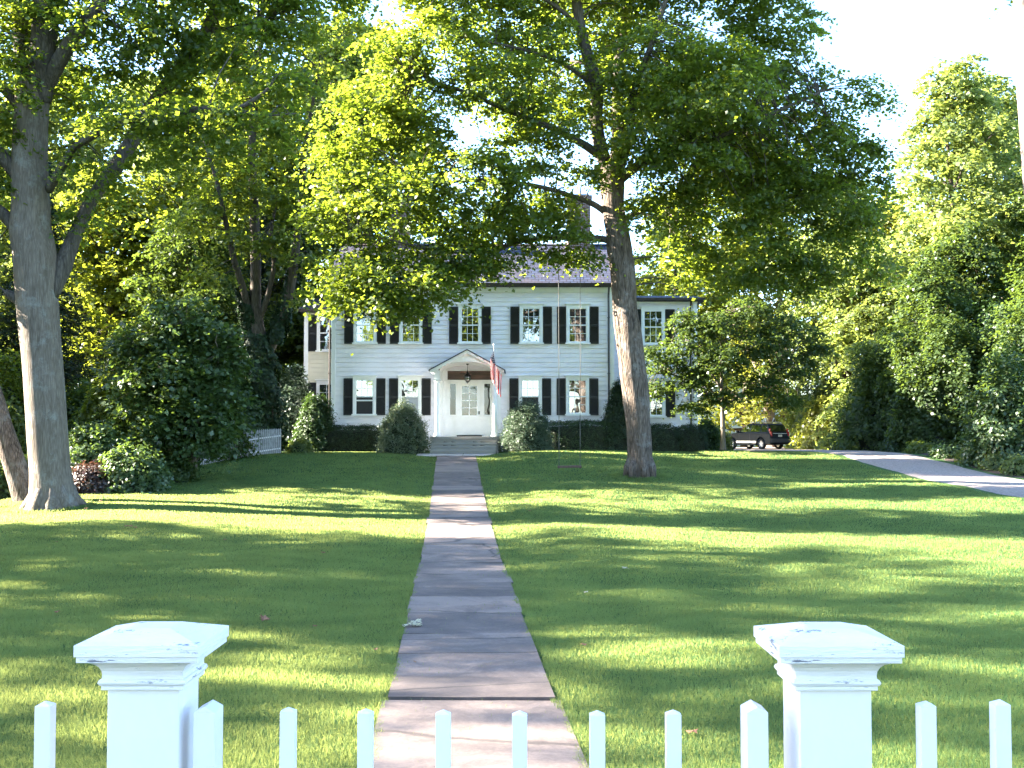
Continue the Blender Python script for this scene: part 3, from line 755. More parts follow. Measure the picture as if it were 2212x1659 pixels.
# raking cornice with dentils
for s2 in (-1, 1):
    x0 = xm; x1 = xe0 if s2 < 0 else xe1
    g.prism([(x0, zap - .015), (x1, zev - .015), (x1, zev - .11), (x0, zap - .13)], 'Y', yf0 - .10, yf0 - .001)
    for k in range(9):
        tt = (k + .7) / 9.6; x = x0 + (x1 - x0) * tt; z = zap - .16 + (zev - zap) * tt
        g.box((x, yf0 - .02, z), (.07, .04, .05), ry=-s2 * math.atan(slope) * -1)
    # eave boxes
    g.b2(min(x1, x1 - s2 * .34), max(x1, x1 - s2 * .34), yf0 + .121, HY, zev - .10, zev - .02)
g.build('porch_gable', M['white'], house)
rf = MB()
for s2 in (-1, 1):
    x1 = xe0 - .05 if s2 < 0 else xe1 + .05; zz1 = zap - abs(x1 - xm) * slope
    rf.prism([(xm, zap + .03), (x1, zz1 + .03), (x1, zz1 - .012), (xm, zap - .012)], 'Y', yf0 - .14, HY + .0)
rf.build('porch_roof', M['slate'], house)
# entrance: panelled surround, door, sidelights, transom
E = MB(); ey = HY - .05
ex0, ex1 = U(958, 900, HY).x, U(1082, 900, HY).x
E.b2(ex0 - .2, ex1 + .0, ey, HY + .0, zf, hz(799)); 
E.build('entrance_surround', M['white'], house)
E = MB()
dx0, dx1 = U(990, 900, ey).x, U(1038, 900, ey).x; dzt = hz(829, ey); dz0 = zf + .08
for a, b in ((dx0 - .11, dx0), (dx1, dx1 + .11)): E.b2(a, b, ey - .05, ey - .001, zf, dzt + .12)
E.b2(ex0, ex1 - .1, ey - .07, ey - .001, hz(824.5), hz(821)); E.b2(dx0, dx1, ey - .05, ey - .001, dzt, dzt + .12)
for a, b, c, d_ in ((ex0 + .05, dx0 - .18, zf + .12, hz(899)), (dx1 + .18, ex1 - .15, zf + .12, hz(899))):
    E.b2(a, b, ey - .02, ey - .001, c, c + .06); E.b2(a, b, ey - .02, ey - .001, d_ - .06, d_); E.b2(a, a + .06, ey - .019, ey - .001, c + .06, d_ - .06); E.b2(b - .06, b, ey - .019, ey - .001, c + .06, d_ - .06)
E.build('entrance_trim', M['white'], house)
sp_ = MB(); sp_.b2(dx0 - .06, dx1 + .06, ey - .12, ey - .052, zf, zf + .06); sp_.build('door_sill', M['metal'], house)
D = MB(); gx0, gx1 = U(998, 900, ey).x, U(1030, 900, ey).x; gz0, gz1 = hz(897, ey), hz(834, ey); yd = ey - .03
D.b2(dx0, gx0, yd, ey - .002, dz0, dzt); D.b2(gx1, dx1, yd, ey - .002, dz0, dzt); D.b2(gx0, gx1, yd, ey - .002, gz1, dzt); D.b2(gx0, gx1, yd, ey - .002, dz0, gz0)
gm = (gx0 + gx1) / 2; D.b2(gm - .022, gm + .022, yd + .002, ey - .002, gz0, gz1)
for i in range(1, 4):
    zz_ = gz0 + (gz1 - gz0) * i / 4
    D.b2(gx0, gm - .022, yd + .002, ey - .002, zz_ - .018, zz_ + .018); D.b2(gm + .022, gx1, yd + .002, ey - .002, zz_ - .018, zz_ + .018)
D.b2(dx0 + .1, dx1 - .1, yd - .012, yd - .001, dz0 + .12, dz0 + .15); D.b2(dx0 + .1, dx1 - .1, yd - .012, yd - .001, gz0 - .17, gz0 - .14)
door = D.build('door', M['white'], house)
p = MB(); p.b2(gx0, gx1, ey - .016, ey - .010, gz0, gz1); p.build('pane', M['glass_door'], door)
k_ = MB(); k_.lathe((dx1 - .06, yd - .06, dz0 + .92), [(.0, -.03), (.028, -.02), (.035, 0), (.028, .02), (0, .03)], 10); k_.b2(dx1 - .07, dx1 - .05, yd - .05, yd - .001, dz0 + .91, dz0 + .93); k_.b2(dx1 - .085, dx1 - .035, yd - .01, yd - .0005, dz0 + .86, dz0 + 1.0); k_.build('door_knob', M['metal'], door)
for a, b in ((972.5, 985.5), (1046, 1059)):
    xa, xb = U(a, 900, ey).x, U(b, 900, ey).x; za, zb_ = hz(896, ey), hz(829, ey)
    s = MB(); s.b2(xa - .04, xa, ey - .03, ey - .001, za, zb_); s.b2(xb, xb + .04, ey - .03, ey - .001, za, zb_); s.b2(xa - .04, xb + .04, ey - .032, ey - .001, zb_, zb_ + .04); s.b2(xa - .07, xb + .07, ey - .06, ey - .001, za - .05, za)
    so_ = s.build('sidelight', M['white'], house)
    p = MB(); p.b2(xa, xb, ey - .012, ey - .006, za, zb_); p.build('pane', M['glass_dark'], so_)
xa, xb = U(969, 800, ey).x, U(1061, 800, ey).x; za, zb_ = hz(818.5, ey), hz(804, ey)
T = MB(); T.b2(xa - .04, xb + .04, ey - .03, ey - .001, zb_, zb_ + .05); T.b2(xa - .04, xa, ey - .03, ey - .001, za, zb_); T.b2(xb, xb + .04, ey - .03, ey - .001, za, zb_); T.b2(xa - .04, xb + .04, ey - .03, ey - .001, za - .04, za)
to = T.build('transom', M['darkwood'], house)
p = MB(); p.b2(xa, xb, ey - .012, ey - .006, za, zb_); p.build('pane', M['darkwood'], to)
# hanging lantern
lp = U(1010, 818, 49.0); lt = zs + ah
L_ = MB(); L_.tube([(lp.x, 49.0, lt + .0), (lp.x, 49.0, lp.z + .26)], [.012, .012], 6); L_.lathe((lp.x, 49.0, lt - .04), [(.02, -.02), (.06, .0), (.065, .04)], 12)
L_.lathe((lp.x, 49, lp.z), [(.01, .38), (.03, .32), (.03, .26), (.05, .22), (.14, .16), (.16, .12), (.155, .10)], 14)
for i in range(8):
    a = i * math.pi / 4; L_.tube([(lp.x + .15 * math.cos(a), 49 + .15 * math.sin(a), lp.z + .12), (lp.x + .14 * math.cos(a), 49 + .14 * math.sin(a), lp.z - .02), (lp.x + .05 * math.cos(a), 49 + .05 * math.sin(a), lp.z - .14)], [.009] * 3, 5)
L_.lathe((lp.x, 49, lp.z), [(.05, -.13), (.05, -.15), (.02, -.17), (.005, -.21)], 10)
lo_ = L_.build('porch_lantern', M['metal'], house)
gl = MB(); gl.lathe((lp.x, 49, lp.z), [(.04, -.13), (.12, -.03), (.135, .05), (.13, .10)], 14); gl.build('globe', M['glass'], lo_, smooth=True)

# flag
fp0 = Vector((cu1 - .03, PYf - .12, zf + 2.55)); ft = U(1066.5, 745, 46.6)
pole = MB(); pole.tube([fp0, fp0.lerp(ft, .5), ft], [.016, .014, .012], 8); 
pole.lathe(tuple(ft), [(0, -.03), (.03, -.02), (.035, .01), (.02, .04), (0, .05)], 10); pole.b2(fp0.x - .04, fp0.x + .04, fp0.y - .03, fp0.y + .06, fp0.z - .06, fp0.z + .06)
flag = empty('flag', tuple(fp0), 'red white and blue striped flag hanging folded from a pole on the right porch column', 'flag')
pole.build('pole', M['white'], flag)
def flagmat():
    m, nt, out = newmat('striped_flag_cloth'); L = nt.links.new
    at = N(nt, 'ShaderNodeUVMap'); sp = N(nt, 'ShaderNodeSeparateXYZ'); L(at.outputs[0], sp.inputs[0])
    def math_(op, a, b=None):
        n = N(nt, 'ShaderNodeMath', operation=op)
        for i, q in enumerate((a, b)):
            if q is None: continue
            if isinstance(q, (int, float)): n.inputs[i].default_value = q
            else: L(q, n.inputs[i])
        return n.outputs[0]
    s13 = math_('MULTIPLY', sp.outputs[1], 13.0); par = math_('MODULO', math_('FLOOR', s13), 2.0)   # v: 0 bottom .. 1 top, top stripe (12) red
    red = math_('LESS_THAN', par, .5)
    mx = N(nt, 'ShaderNodeMix', data_type='RGBA'); L(red, mx.inputs['Factor']); mx.inputs['A'].default_value = (.8, .8, .8, 1); mx.inputs['B'].default_value = (.55, .03, .04, 1)
    can = math_('MULTIPLY', math_('LESS_THAN', sp.outputs[0], .4), math_('GREATER_THAN', sp.outputs[1], 6 / 13))
    # stars: 11 columns x 9 rows checker of dots
    cu = math_('MULTIPLY', sp.outputs[0], 12 / .4); cv = math_('MULTIPLY', math_('SUBTRACT', sp.outputs[1], 6 / 13), 10 / (7 / 13))
    ru = math_('ROUND', cu); rv = math_('ROUND', cv)
    du = math_('SUBTRACT', cu, ru); dv = math_('SUBTRACT', cv, rv)
    dist = math_('ADD', math_('MULTIPLY', du, du), math_('MULTIPLY', dv, dv))
    odd = math_('LESS_THAN', math_('MODULO', math_('ADD', ru, rv), 2.0), .5)
    star = math_('MULTIPLY', math_('LESS_THAN', dist, .16), odd)
    inb = math_('MULTIPLY', math_('MULTIPLY', math_('GREATER_THAN', ru, .5), math_('LESS_THAN', ru, 11.5)), math_('MULTIPLY', math_('GREATER_THAN', rv, .5), math_('LESS_THAN', rv, 9.5)))
    star = math_('MULTIPLY', star, inb)
    m2 = N(nt, 'ShaderNodeMix', data_type='RGBA'); L(star, m2.inputs['Factor']); m2.inputs['A'].default_value = (.02, .03, .12, 1); m2.inputs['B'].default_value = (.8, .8, .8, 1)
    m3 = N(nt, 'ShaderNodeMix', data_type='RGBA'); L(can, m3.inputs['Factor']); L(mx.outputs['Result'], m3.inputs['A']); L(m2.outputs['Result'], m3.inputs['B'])
    d = N(nt, 'ShaderNodeBsdfDiffuse'); t = N(nt, 'ShaderNodeBsdfTranslucent'); L(m3.outputs['Result'], d.inputs[0]); L(m3.outputs['Result'], t.inputs[0])
    ms = N(nt, 'ShaderNodeMixShader', Fac=.4); L(d.outputs[0], ms.inputs[1]); L(t.outputs[0], ms.inputs[2]); L(ms.outputs[0], out.inputs[0]); return m
def flagcloth():
    # hoist edge along the pole from the tip downwards; the fly hangs down in folds
    nu, nv = 46, 26; me = bpy.data.meshes.new('cloth'); vs = []; uv = []
    d = (fp0 - ft).normalized(); Lh = .95
    for j in range(nv + 1):
        v = 1 - j / nv     # v=1 at the tip
        a = ft + d * (.04 + Lh * (1 - v))
        for i in range(nu + 1):
            u = i / nu
            s = u * 1.45
            # direction: mostly down, hanging below the tip line, drawn in
            down = Vector((0, 0, -1))
            p = a + down * s * (.98 - .10 * v) 
            t = min(1, s / .5)
            # gather towards the tip's plumb line
            gx = ft.x + .07 + (v - .5) * -.46 * t * (1 - .15 * u)
            gy = ft.y + .25
            p.x = p.x * (1 - t) + gx * t; p.y = p.y * (1 - .8 * t) + gy * .8 * t
            ph = v * 13 + u * 1.2
            p.x += .022 * t * math.sin(ph) ; p.y += .055 * t * math.cos(ph * 1.0 + .6); p.z -= .03 * t * math.sin(ph * .5)
            vs.append(p); uv.append((u, v))
    fs = [(j * (nu + 1) + i, j * (nu + 1) + i + 1, (j + 1) * (nu + 1) + i + 1, (j + 1) * (nu + 1) + i) for j in range(nv) for i in range(nu)]
    me.from_pydata([tuple(p - flag.location) for p in vs], [], fs)
    ul = me.uv_layers.new(name='UVMap')
    for lp_ in me.loops: ul.data[lp_.index].uv = uv[lp_.vertex_index]
    me.materials.append(flagmat()); me.polygons.foreach_set('use_smooth', [True] * len(fs)); me.update()
    o = link('cloth', me, flag); sd = o.modifiers.new('thick', 'SOLIDIFY'); sd.thickness = .004
flagcloth()

# ------------------------------------------------------------------ front fence and gate
FYc = 2.98
def picket_mb(mb, x, y, zb, zt, w, d, kind='pyr', rz=0):
    h = w * .27
    mb.b2(x - w / 2, x + w / 2, y - d / 2, y + d / 2, zb, zt - h)
    a, b, z = w / 2, d / 2, zt - h
    if kind == 'pyr': mb.add([(x - a, y - b, z), (x + a, y - b, z), (x + a, y + b, z), (x - a, y + b, z), (x, y - b * .1, zt), (x, y + b * .1, zt)], [(0, 1, 4), (1, 2, 5, 4), (2, 3, 5), (3, 0, 4, 5)])
    else: mb.add([(x - a, y - b, z), (x + a, y - b, z), (x + a, y + b, z), (x - a, y + b, z), (x, y - b, zt), (x, y + b, zt)], [(0, 1, 4), (1, 2, 5, 4), (2, 3, 5), (3, 0, 4, 5)])
    return mb
def post(parent, x, y, zcap):
    g0 = gz(x, y) - .05
    p = MB(); p.b2(x - .088, x + .088, y - .088, y + .088, g0, zcap - .105)
    po = p.build('post', M['fence_white'], parent, bevel=.003)
    c = MB()
    prof = [(.092, -.118), (.100, -.116), (.100, -.106), (.104, -.104), (.107, -.098), (.104, -.091), (.099, -.089), (.0985, -.080), (.100, -.070), (.105, -.060), (.113, -.052), (.124, -.046), (.130, -.044), (.130, -.042), (.1455, -.042), (.1455, -.028), (.150, -.0275), (.150, 0), (.146, .001), (.052, .026)]
    prof = [(r_, z + zcap) for r_, z in prof]
    c.sqlathe((x, y, 0), prof); c.build('cap', M['cap_white'], po, bevel=.0012)
    return po
zc = U(300, 1395, 2.83).z
plx = (U(162 * .9736, 1394, 2.83).x + U(442 * .9736, 1394, 2.83).x) / 2
prx = (U(1732 * .9736, 1393, 2.83).x + U(2004 * .9736, 1393, 2.83).x) / 2
fl = empty('picket_fence', (plx, 2.98, gz(plx, 3)), 'white picket fence section with capped square post at the left side of the gate', 'fence', 'white front fence sections')
fr = empty('picket_fence', (prx, 2.98, gz(prx, 3)), 'white picket fence section with capped square post at the right side of the gate', 'fence', 'white front fence sections')
post(fl, plx, 2.98, zc); post(fr, prx, 2.98, zc - .001)
for (par, xs_) in ((fl, [-1.142 - .1815 * i for i in range(9)]), (fr, [1.013 + .1815 * i for i in range(9)])):
    s = -1 if par is fl else 1
    for i, x in enumerate(xs_):
        zt = U(110, 1517.5, 2.88).z + .004 * math.sin(i * 2.1)
        picket_mb(MB(), x, 2.90, gz(x, 3) + .06, zt, .0385, .0385).build('picket', M['fence_white'], par, bevel=.0015)
    xa = plx - .09 if s < 0 else prx + .09; xb = xs_[-1] + s * .12
    for zr_ in (1.08, 1.42):
        m = MB(); m.b2(xa, xb, 2.921, 2.96, zr_, zr_ + .07); m.build('rail', M['fence_white'], par)
gate = empty('picket_gate', (0, 2.95, .8), 'white picket gate closed across the path between two capped posts', 'gate')
for u in (440.6, 1637):
    x = U(u, 1540, 2.90).x; tp = 1534 - 6
    picket_mb(MB(), x, 2.945, .82, U(u, tp, 2.90).z, .052, .085, 'gable').build('stile', M['fence_white'], gate, bevel=.0015)
for u, v in ((621.5, 1529), (789, 1532.5), (957, 1534.5), (1122.5, 1536.5), (1290.5, 1536), (1455, 1534.5)):
    x = U(u, 1540, 2.93).x
    picket_mb(MB(), x, 2.94, .84, U(u, v, 2.93).z, .0375, .03).build('picket', M['fence_white'], gate, bevel=.0015)
x0, x1 = U(440.6, 1540, 2.9).x + .026, U(1637, 1540, 2.9).x - .026
for zr_ in (1.0, 1.40):
    m = MB(); m.b2(x0, x1, 2.956, 2.985, zr_, zr_ + .07); m.build('rail', M['fence_white'], gate)

# side picket fence at the left of the house
sf = empty('side_fence', tuple(U(470, 980, 44.6)), 'white side fence of narrow pickets beneath the ivy covered tree', 'fence')
sf.location.z = gz(sf.location.x, sf.location.y)
a = U(436, 900, 42.5); b = U(606, 900, 46.5); nP = 40
for i in range(nP):
    t_ = i / (nP - 1); x = a.x + (b.x - a.x) * t_; y = a.y + (b.y - a.y) * t_
    m = MB(); zb = gz(x, y) + .03; h = .98
    m.prism([(x - .028, zb), (x + .028, zb), (x + .028, zb + h - .05), (x, zb + h), (x - .028, zb + h - .05)], 'Y', y - .01, y + .01)
    m.build('picket', M['fence_shaded'], sf)
ang = math.atan2(b.y - a.y, b.x - a.x); ln = math.hypot(b.x - a.x, b.y - a.y); mid = (a + b) / 2
for h in (.22, .72):
    m = MB(); za = gz(a.x, a.y) + h; zb = gz(b.x, b.y) + h
    m.tube([(a.x, a.y + .035, za), (b.x, b.y + .035, zb)], [.03, .03], 4); m.build('rail', M['fence_white'], sf)

# ------------------------------------------------------------------ swing
sw = empty('tree_swing', tuple(U(1230, 1008, 38.5)), 'wooden plank swing hanging on two long ropes from the limb of the big maple', 'swing')
sa, sb = U(1207.5, 1006, 38.5), U(1253, 1006, 38.5)
m = MB(); m.box(((sa.x + sb.x) / 2, 38.5, sa.z - .03), (.78, .24, .075), ry=R(-.6)); m.build('seat', M['plank'], sw, bevel=.006)
for p, tp in ((sa, U(1206, 517, 38.5)), (sb, U(1253, 514, 38.5))):
    m = MB(); m.tube([p - Vector((0, 0, .07)), p, p.lerp(tp, .5) + Vector((.01, .03, 0)), tp], [.011, .011, .011, .011], 6)
    m.lathe((p.x, p.y, p.z - .07), [(0, -.03), (.022, -.02), (.025, 0), (.012, .02)], 8); m.build('rope', M['rope'], sw)

# ------------------------------------------------------------------ car
def make_car():
    car = empty('parked_car', (0, 0, 0), 'dark green estate-style SUV with roof rack parked at the end of the driveway', 'car')
    W = .87
    def arch(cx, r=.40, cz=.36, n=9):
        return [(cx + r * math.cos(a), cz + r * math.sin(a)) for a in [math.pi * k / n for k in range(n + 1)]]
    poly = [(-2.14, .34), (-2.22, .42), (-2.22, .70), (-2.16, .74), (-2.15, 1.00), (-2.05, 1.06), (.72, 1.07), (1.15, 1.06), (1.8, .96), (2.08, .84), (2.18, .62), (2.18, .40), (2.05, .28)]
    low = [(1.72, .28)] + arch(1.30) + [(.88, .26), (-.92, .26)] + arch(-1.32) + [(-1.74, .30)]
    P = poly + low
    b = MB(); n = len(P)
    rows = []
    for y, sc, dz in ((-W, 1, 0), (-W + .05, 1.0, 0), (W - .05, 1.0, 0), (W, 1, 0)):
        edge = abs(y) == W
        rows.append([(x * (.985 if edge else 1), y, z if not (edge and z > .8) else z - .035) for x, z in P])
    vs = [p for r_ in rows for p in r_]; fs = [tuple(range(n - 1, -1, -1)), tuple(3 * n + k for k in range(n))]
    for j in range(3):
        for k in range(n): fs.append((j * n + k, j * n + (k + 1) % n, (j + 1) * n + (k + 1) % n, (j + 1) * n + k))
    b.add(vs, fs)
    # cabin
    lo = [(-2.06, 1.05), (.80, 1.05)]; hi = [(-1.82, 1.60), (-.05, 1.63)]
    def cab(x, z, s): return (x, s * (W - .03 if z < 1.2 else W - .17), z)
    c = [cab(*lo[0], -1), cab(*lo[1], -1), cab(*hi[1], -1), cab(*hi[0], -1), cab(*lo[0], 1), cab(*lo[1], 1), cab(*hi[1], 1), cab(*hi[0], 1)]
    b.add(c, [(0, 1, 2, 3), (7, 6, 5, 4), (0, 3, 7, 4), (1, 5, 6, 2), (3, 2, 6, 7)])
    b.prism([(-1.84, 1.595), (-1.6, 1.665), (-.25, 1.665), (-.02, 1.625)], 'Y', -.69, .69)
    b.build('body', M['carpaint'], car, bevel=.02)
    def sidepoint(x, z, s, o=.006): # interpolate on the cabin side
        t = (z - 1.05) / .56; return (x, s * ((W - .03) * (1 - t) + (W - .17) * t + o), z)
    for s in (-1, 1):
        for q in ([(-1.86, 1.12), (-1.30, 1.12), (-1.30, 1.54), (-1.72, 1.54)], [(-1.22, 1.12), (-.38, 1.12), (-.38, 1.56), (-1.22, 1.55)], [(-.30, 1.12), (.58, 1.12), (.02, 1.55), (-.30, 1.56)]):
            g = MB(); g.add([sidepoint(x, z, s) for x, z in q] + [sidepoint(x, z, s, -.01) for x, z in q], [(0, 1, 2, 3), (7, 6, 5, 4), (0, 4, 5, 1), (1, 5, 6, 2), (2, 6, 7, 3), (3, 7, 4, 0)]); g.build('side_window', M['carglass'], car)
        m = MB(); m.b2(-.90, .88, s * (W + .004), s * (W - .02), .40, .52); m.b2(-.90, .88, s * (W + .012), s * (W + .0045), .50, .53); m.build('side_moulding', M['chrome'], car)
        m = MB()
        for x in (-1.27, -.34, .62): m.b2(x - .006, x + .006, s * (W + .003), s * (W - .01), .54, 1.0)
        m.build('door_seam', M['carplastic'], car)
        for x in (-1.08, -.16): m = MB(); m.b2(x - .09, x + .09, s * (W + .03), s * (W + .001), .90, .94); m.build('door_handle', M['carpaint'], car)
        m = MB(); m.box((.62, s * (W + .11), 1.12), (.12, .20, .14)); m.build('wing_mirror', M['carpaint'], car, bevel=.02)
        m = MB(); m.b2(-2.18, -2.06, s * .84, s * .72, .84, 1.14) ; m.b2(-2.10, -1.98, s * .835, s * .77, 1.14, 1.32); m.build('tail_light', M['redlens'], car, bevel=.015)
        m = MB(); m.b2(2.06, 2.17, s * .82, s * .52, .66, .80); m.build('headlight', M['carglass'], car, bevel=.02)
        m = MB(); m.tube([(-1.65, s * .64, 1.67), (-1.62, s * .64, 1.73), (-.2, s * .64, 1.73), (-.12, s * .64, 1.67)], [.018] * 4, 6); m.build('roof_rail', M['chrome'], car)
    m = MB()
    for x in (-1.3, -.5):
        m.tube([(x, -.66, 1.76), (x, .66, 1.76)], [.016, .016], 6)
        for y in (-.38, .30):   # folded cradle of a bicycle or kayak carrier
            m.tube([(x, y - .14, 1.77), (x, y - .05, 2.02), (x, y + .03, 2.03), (x, y + .14, 1.77)], [.016] * 4, 6)
    m.build('roof_rack', M['chrome'], car)
    g = MB(); g.add([(-2.045 - .012, -.70, 1.14), (-2.045 - .012, .70, 1.14), (-1.855 - .012, .62, 1.54), (-1.855 - .012, -.62, 1.54), (-2.03, -.70, 1.14), (-2.03, .70, 1.14), (-1.84, .62, 1.54), (-1.84, -.62, 1.54)], [(3, 2, 1, 0), (4, 5, 6, 7), (0, 1, 5, 4), (1, 2, 6, 5), (2, 3, 7, 6), (3, 0, 4, 7)]); g.build('rear_window', M['carglass'], car)
    g = MB(); g.add([(.80, -.74, 1.09), (.80, .74, 1.09), (.02, .62, 1.58), (.02, -.62, 1.58), (.77, -.74, 1.07), (.77, .74, 1.07), (-.01, .62, 1.56), (-.01, -.62, 1.56)], [(0, 1, 2, 3), (7, 6, 5, 4), (0, 4, 5, 1), (1, 5, 6, 2), (2, 6, 7, 3), (3, 7, 4, 0)]); g.build('windscreen', M['carglass'], car)
    m = MB(); m.b2(-2.27, -2.20, -.84, .84, .42, .68); m.build('rear_bumper', M['carplastic'], car, bevel=.02)
    m = MB(); m.b2(-2.185, -2.165, -.17, .17, .80, .93); m.build('number_plate', M['plate'], car)
    m = MB(); m.b2(-2.18, -2.162, -.62, .62, 1.0, 1.03); m.build('tailgate_trim', M['chrome'], car)
    for x in (-1.32, 1.30):
        for s in (-1, 1):
            m = MB(); pr = [(.20, -.10), (.31, -.105), (.335, -.08), (.34, 0), (.335, .08), (.31, .105), (.20, .10)]
            vs = []; fs = []
            for r_, t in pr:
                for k in range(24): a = 2 * math.pi * k / 24; vs.append((x + r_ * math.cos(a), s * .77 + t, .34 + r_ * math.sin(a)))
            for i in range(6):
                for k in range(24): fs.append((i * 24 + k, i * 24 + (k + 1) % 24, (i + 1) * 24 + (k + 1) % 24, (i + 1) * 24 + k))
            m.add(vs, fs); wo = m.build('wheel', M['tyre'], car, smooth=True)
            m = MB(); m.tube([(x, s * .70, .34), (x, s * .80, .34)], [.205, .205], 20)
            for k in range(5):
                a = 2 * math.pi * k / 5 + .3; m.box((x + .11 * math.cos(a), s * .845, .34 + .11 * math.sin(a)), (.20, .03, .05), ry=-a)
            m.tube([(x, s * .84, .34), (x, s * .87, .34)], [.05, .04], 10); m.tube([(x, s * .80, .34), (x, s * .85, .34)], [.205, .198], 20, cap=False); m.build('rim', M['rim'], wo)
    p = U(1632, 970, 77); car.location = (p.x, 77, gz(p.x, 77) + .03); car.rotation_euler = (0, 0, math.atan2(.83, -.56))
make_car()

# ------------------------------------------------------------------ garage seen between the leaves
ga = empty('garage', (18.0, 96, 1.5), 'small white garage glimpsed between the leaves behind the car', 'garage')
m = MB(); m.b2(13.5, 25, 96, 103, 1.3, 4.6); m.prism([(13.5, 4.6), (25, 4.6), (19.25, 7.6)], 'Y', 96, 96.2); m.build('wall', M['garage'], ga)
m = MB(); m.prism([(13.0, 4.5), (19.25, 7.75), (25.5, 4.5), (25.5, 4.7), (19.25, 7.95), (13.0, 4.7)], 'Y', 95.6, 103.4); m.build('roof', M['garage_roof'], ga)
for x in (16.0, 21.0):
    m = MB(); m.b2(x - 1.3, x + 1.3, 95.93, 95.99, 1.4, 3.7)
    for k in range(4): m.b2(x - 1.25, x + 1.25, 95.91, 95.93, 1.5 + k * .56, 1.5 + k * .56 + .45)
    m.build('door', M['white'], ga)

# ------------------------------------------------------------------ big trees in front
def place_tree(name, base, label, cat, trunk_mb, trunk_mat, crown_me, group=None, crown_name='crown', limbs=None):
    t = empty(name, tuple(base), label, cat, group)
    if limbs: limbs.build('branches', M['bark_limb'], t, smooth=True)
    trunk_mb.build('trunk', trunk_mat, t, smooth=True)
    crown_me.transform(Matrix.Translation(-Vector(base)))
    link(crown_name, crown_me, t)
    return t

# right maple with the swing
mb = MB(); sk = []
D = 38.5
bx = U(1383, 1040, D); base = Vector((bx.x, D, gz(bx.x, D)))
pxlimb(mb, sk, [(1384, 1046, 66, D), (1384, 1034, 58, D), (1383, 1015, 55, D), (1382, 985, 52, D), (1379, 930, 53, D), (1374, 860, 58, D), (1365, 790, 58, D), (1357, 715, 57, D), (1350, 650, 53, D), (1345, 590, 54, D), (1338, 540, 55, D), (1334, 500, 52, D), (1325, 450, 50, D), (1322, 400, 52, D), (1320, 360, 58, D)], .10, 22, 3, 5)
# root flares
for a in range(7):
    an = a * 2 * math.pi / 7 + .4; q = base + Vector((math.cos(an), math.sin(an), 0)) * .46
    mb.tube([base + Vector((math.cos(an) * .25, math.sin(an) * .25, .75)), base + Vector((math.cos(an) * .40, math.sin(an) * .40, .28)), (q.x, q.y, gz(q.x, q.y) - .04)], [.12, .15, .10], 8, lump=.2)
mbt = mb; mb = MB()
pxlimb(mb, sk, [(1322, 385, 30, D), (1300, 330, 30, 38.2), (1288, 260, 28, 38), (1290, 190, 28, 37.8), (1272, 130, 27, 37.8), (1254, 60, 24, 37.6), (1244, -10, 22, 37.5), (1230, -120, 16, 37.4), (1210, -240, 9, 37.2)], .08, 12, 2)
pxlimb(mb, sk, [(1326, 385, 34, D), (1336, 300, 30, 39), (1334, 210, 26, 39.3), (1340, 100, 20, 39.6), (1360, -20, 15, 40), (1375, -200, 9, 40)], .06, 12, 3)
pxlimb(mb, sk, [(1332, 380, 28, D), (1356, 300, 22, 38), (1372, 190, 17, 37.6), (1410, 90, 13, 37), (1450, -40, 9, 36.5)], .06, 10, 4)
pxlimb(mb, sk, [(1336, 388, 26, D), (1390, 352, 20, 38), (1470, 330, 16, 37.6), (1570, 290, 13, 37.2), (1680, 240, 9, 37), (1770, 200, 5, 37)], .06, 10, 5)
pxlimb(mb, sk, [(1340, 480, 14, D), (1400, 450, 13, 39.5), (1500, 440, 11, 40), (1620, 430, 8, 40), (1760, 420, 6, 40), (1860, 400, 3, 40)], .06, 8, 6)
pxlimb(mb, sk, [(1312, 350, 22, D), (1270, 318, 18, 38), (1200, 280, 14, 37.4), (1100, 240, 11, 36.6), (980, 190, 8, 36), (880, 170, 5, 35.6)], .06, 10, 7)
pxlimb(mb, sk, [(1312, 462, 15, D), (1280, 440, 13, 38.3), (1240, 425, 11, 38), (1150, 400, 9, 37.2), (1030, 390, 7, 36.4), (900, 400, 5, 36)], .06, 8, 8)
pxlimb(mb, sk, [(1316, 520, 17, D), (1290, 515, 14, D), (1206, 513, 12, D), (1130, 520, 11, 38.2), (1070, 543, 9, 37.6), (1000, 590, 7, 37), (940, 610, 5, 36.5), (860, 600, 3.5, 36)], .06, 8, 9)
pxlimb(mb, sk, [(1070, 543, 6, 37.6), (960, 545, 5, 36.8), (850, 520, 4, 36.2), (760, 500, 3, 36)], .05, 6, 9)
pxlimb(mb, sk, [(1254, 60, 12, 37.6), (1180, 0, 9, 37), (1080, -30, 7, 36.5), (980, -40, 5, 36)], .05, 8, 10)
pxlimb(mb, sk, [(1290, 190, 12, 37.8), (1220, 140, 9, 37), (1140, 110, 7, 36.5), (1010, 80, 4, 36)], .05, 8, 10)
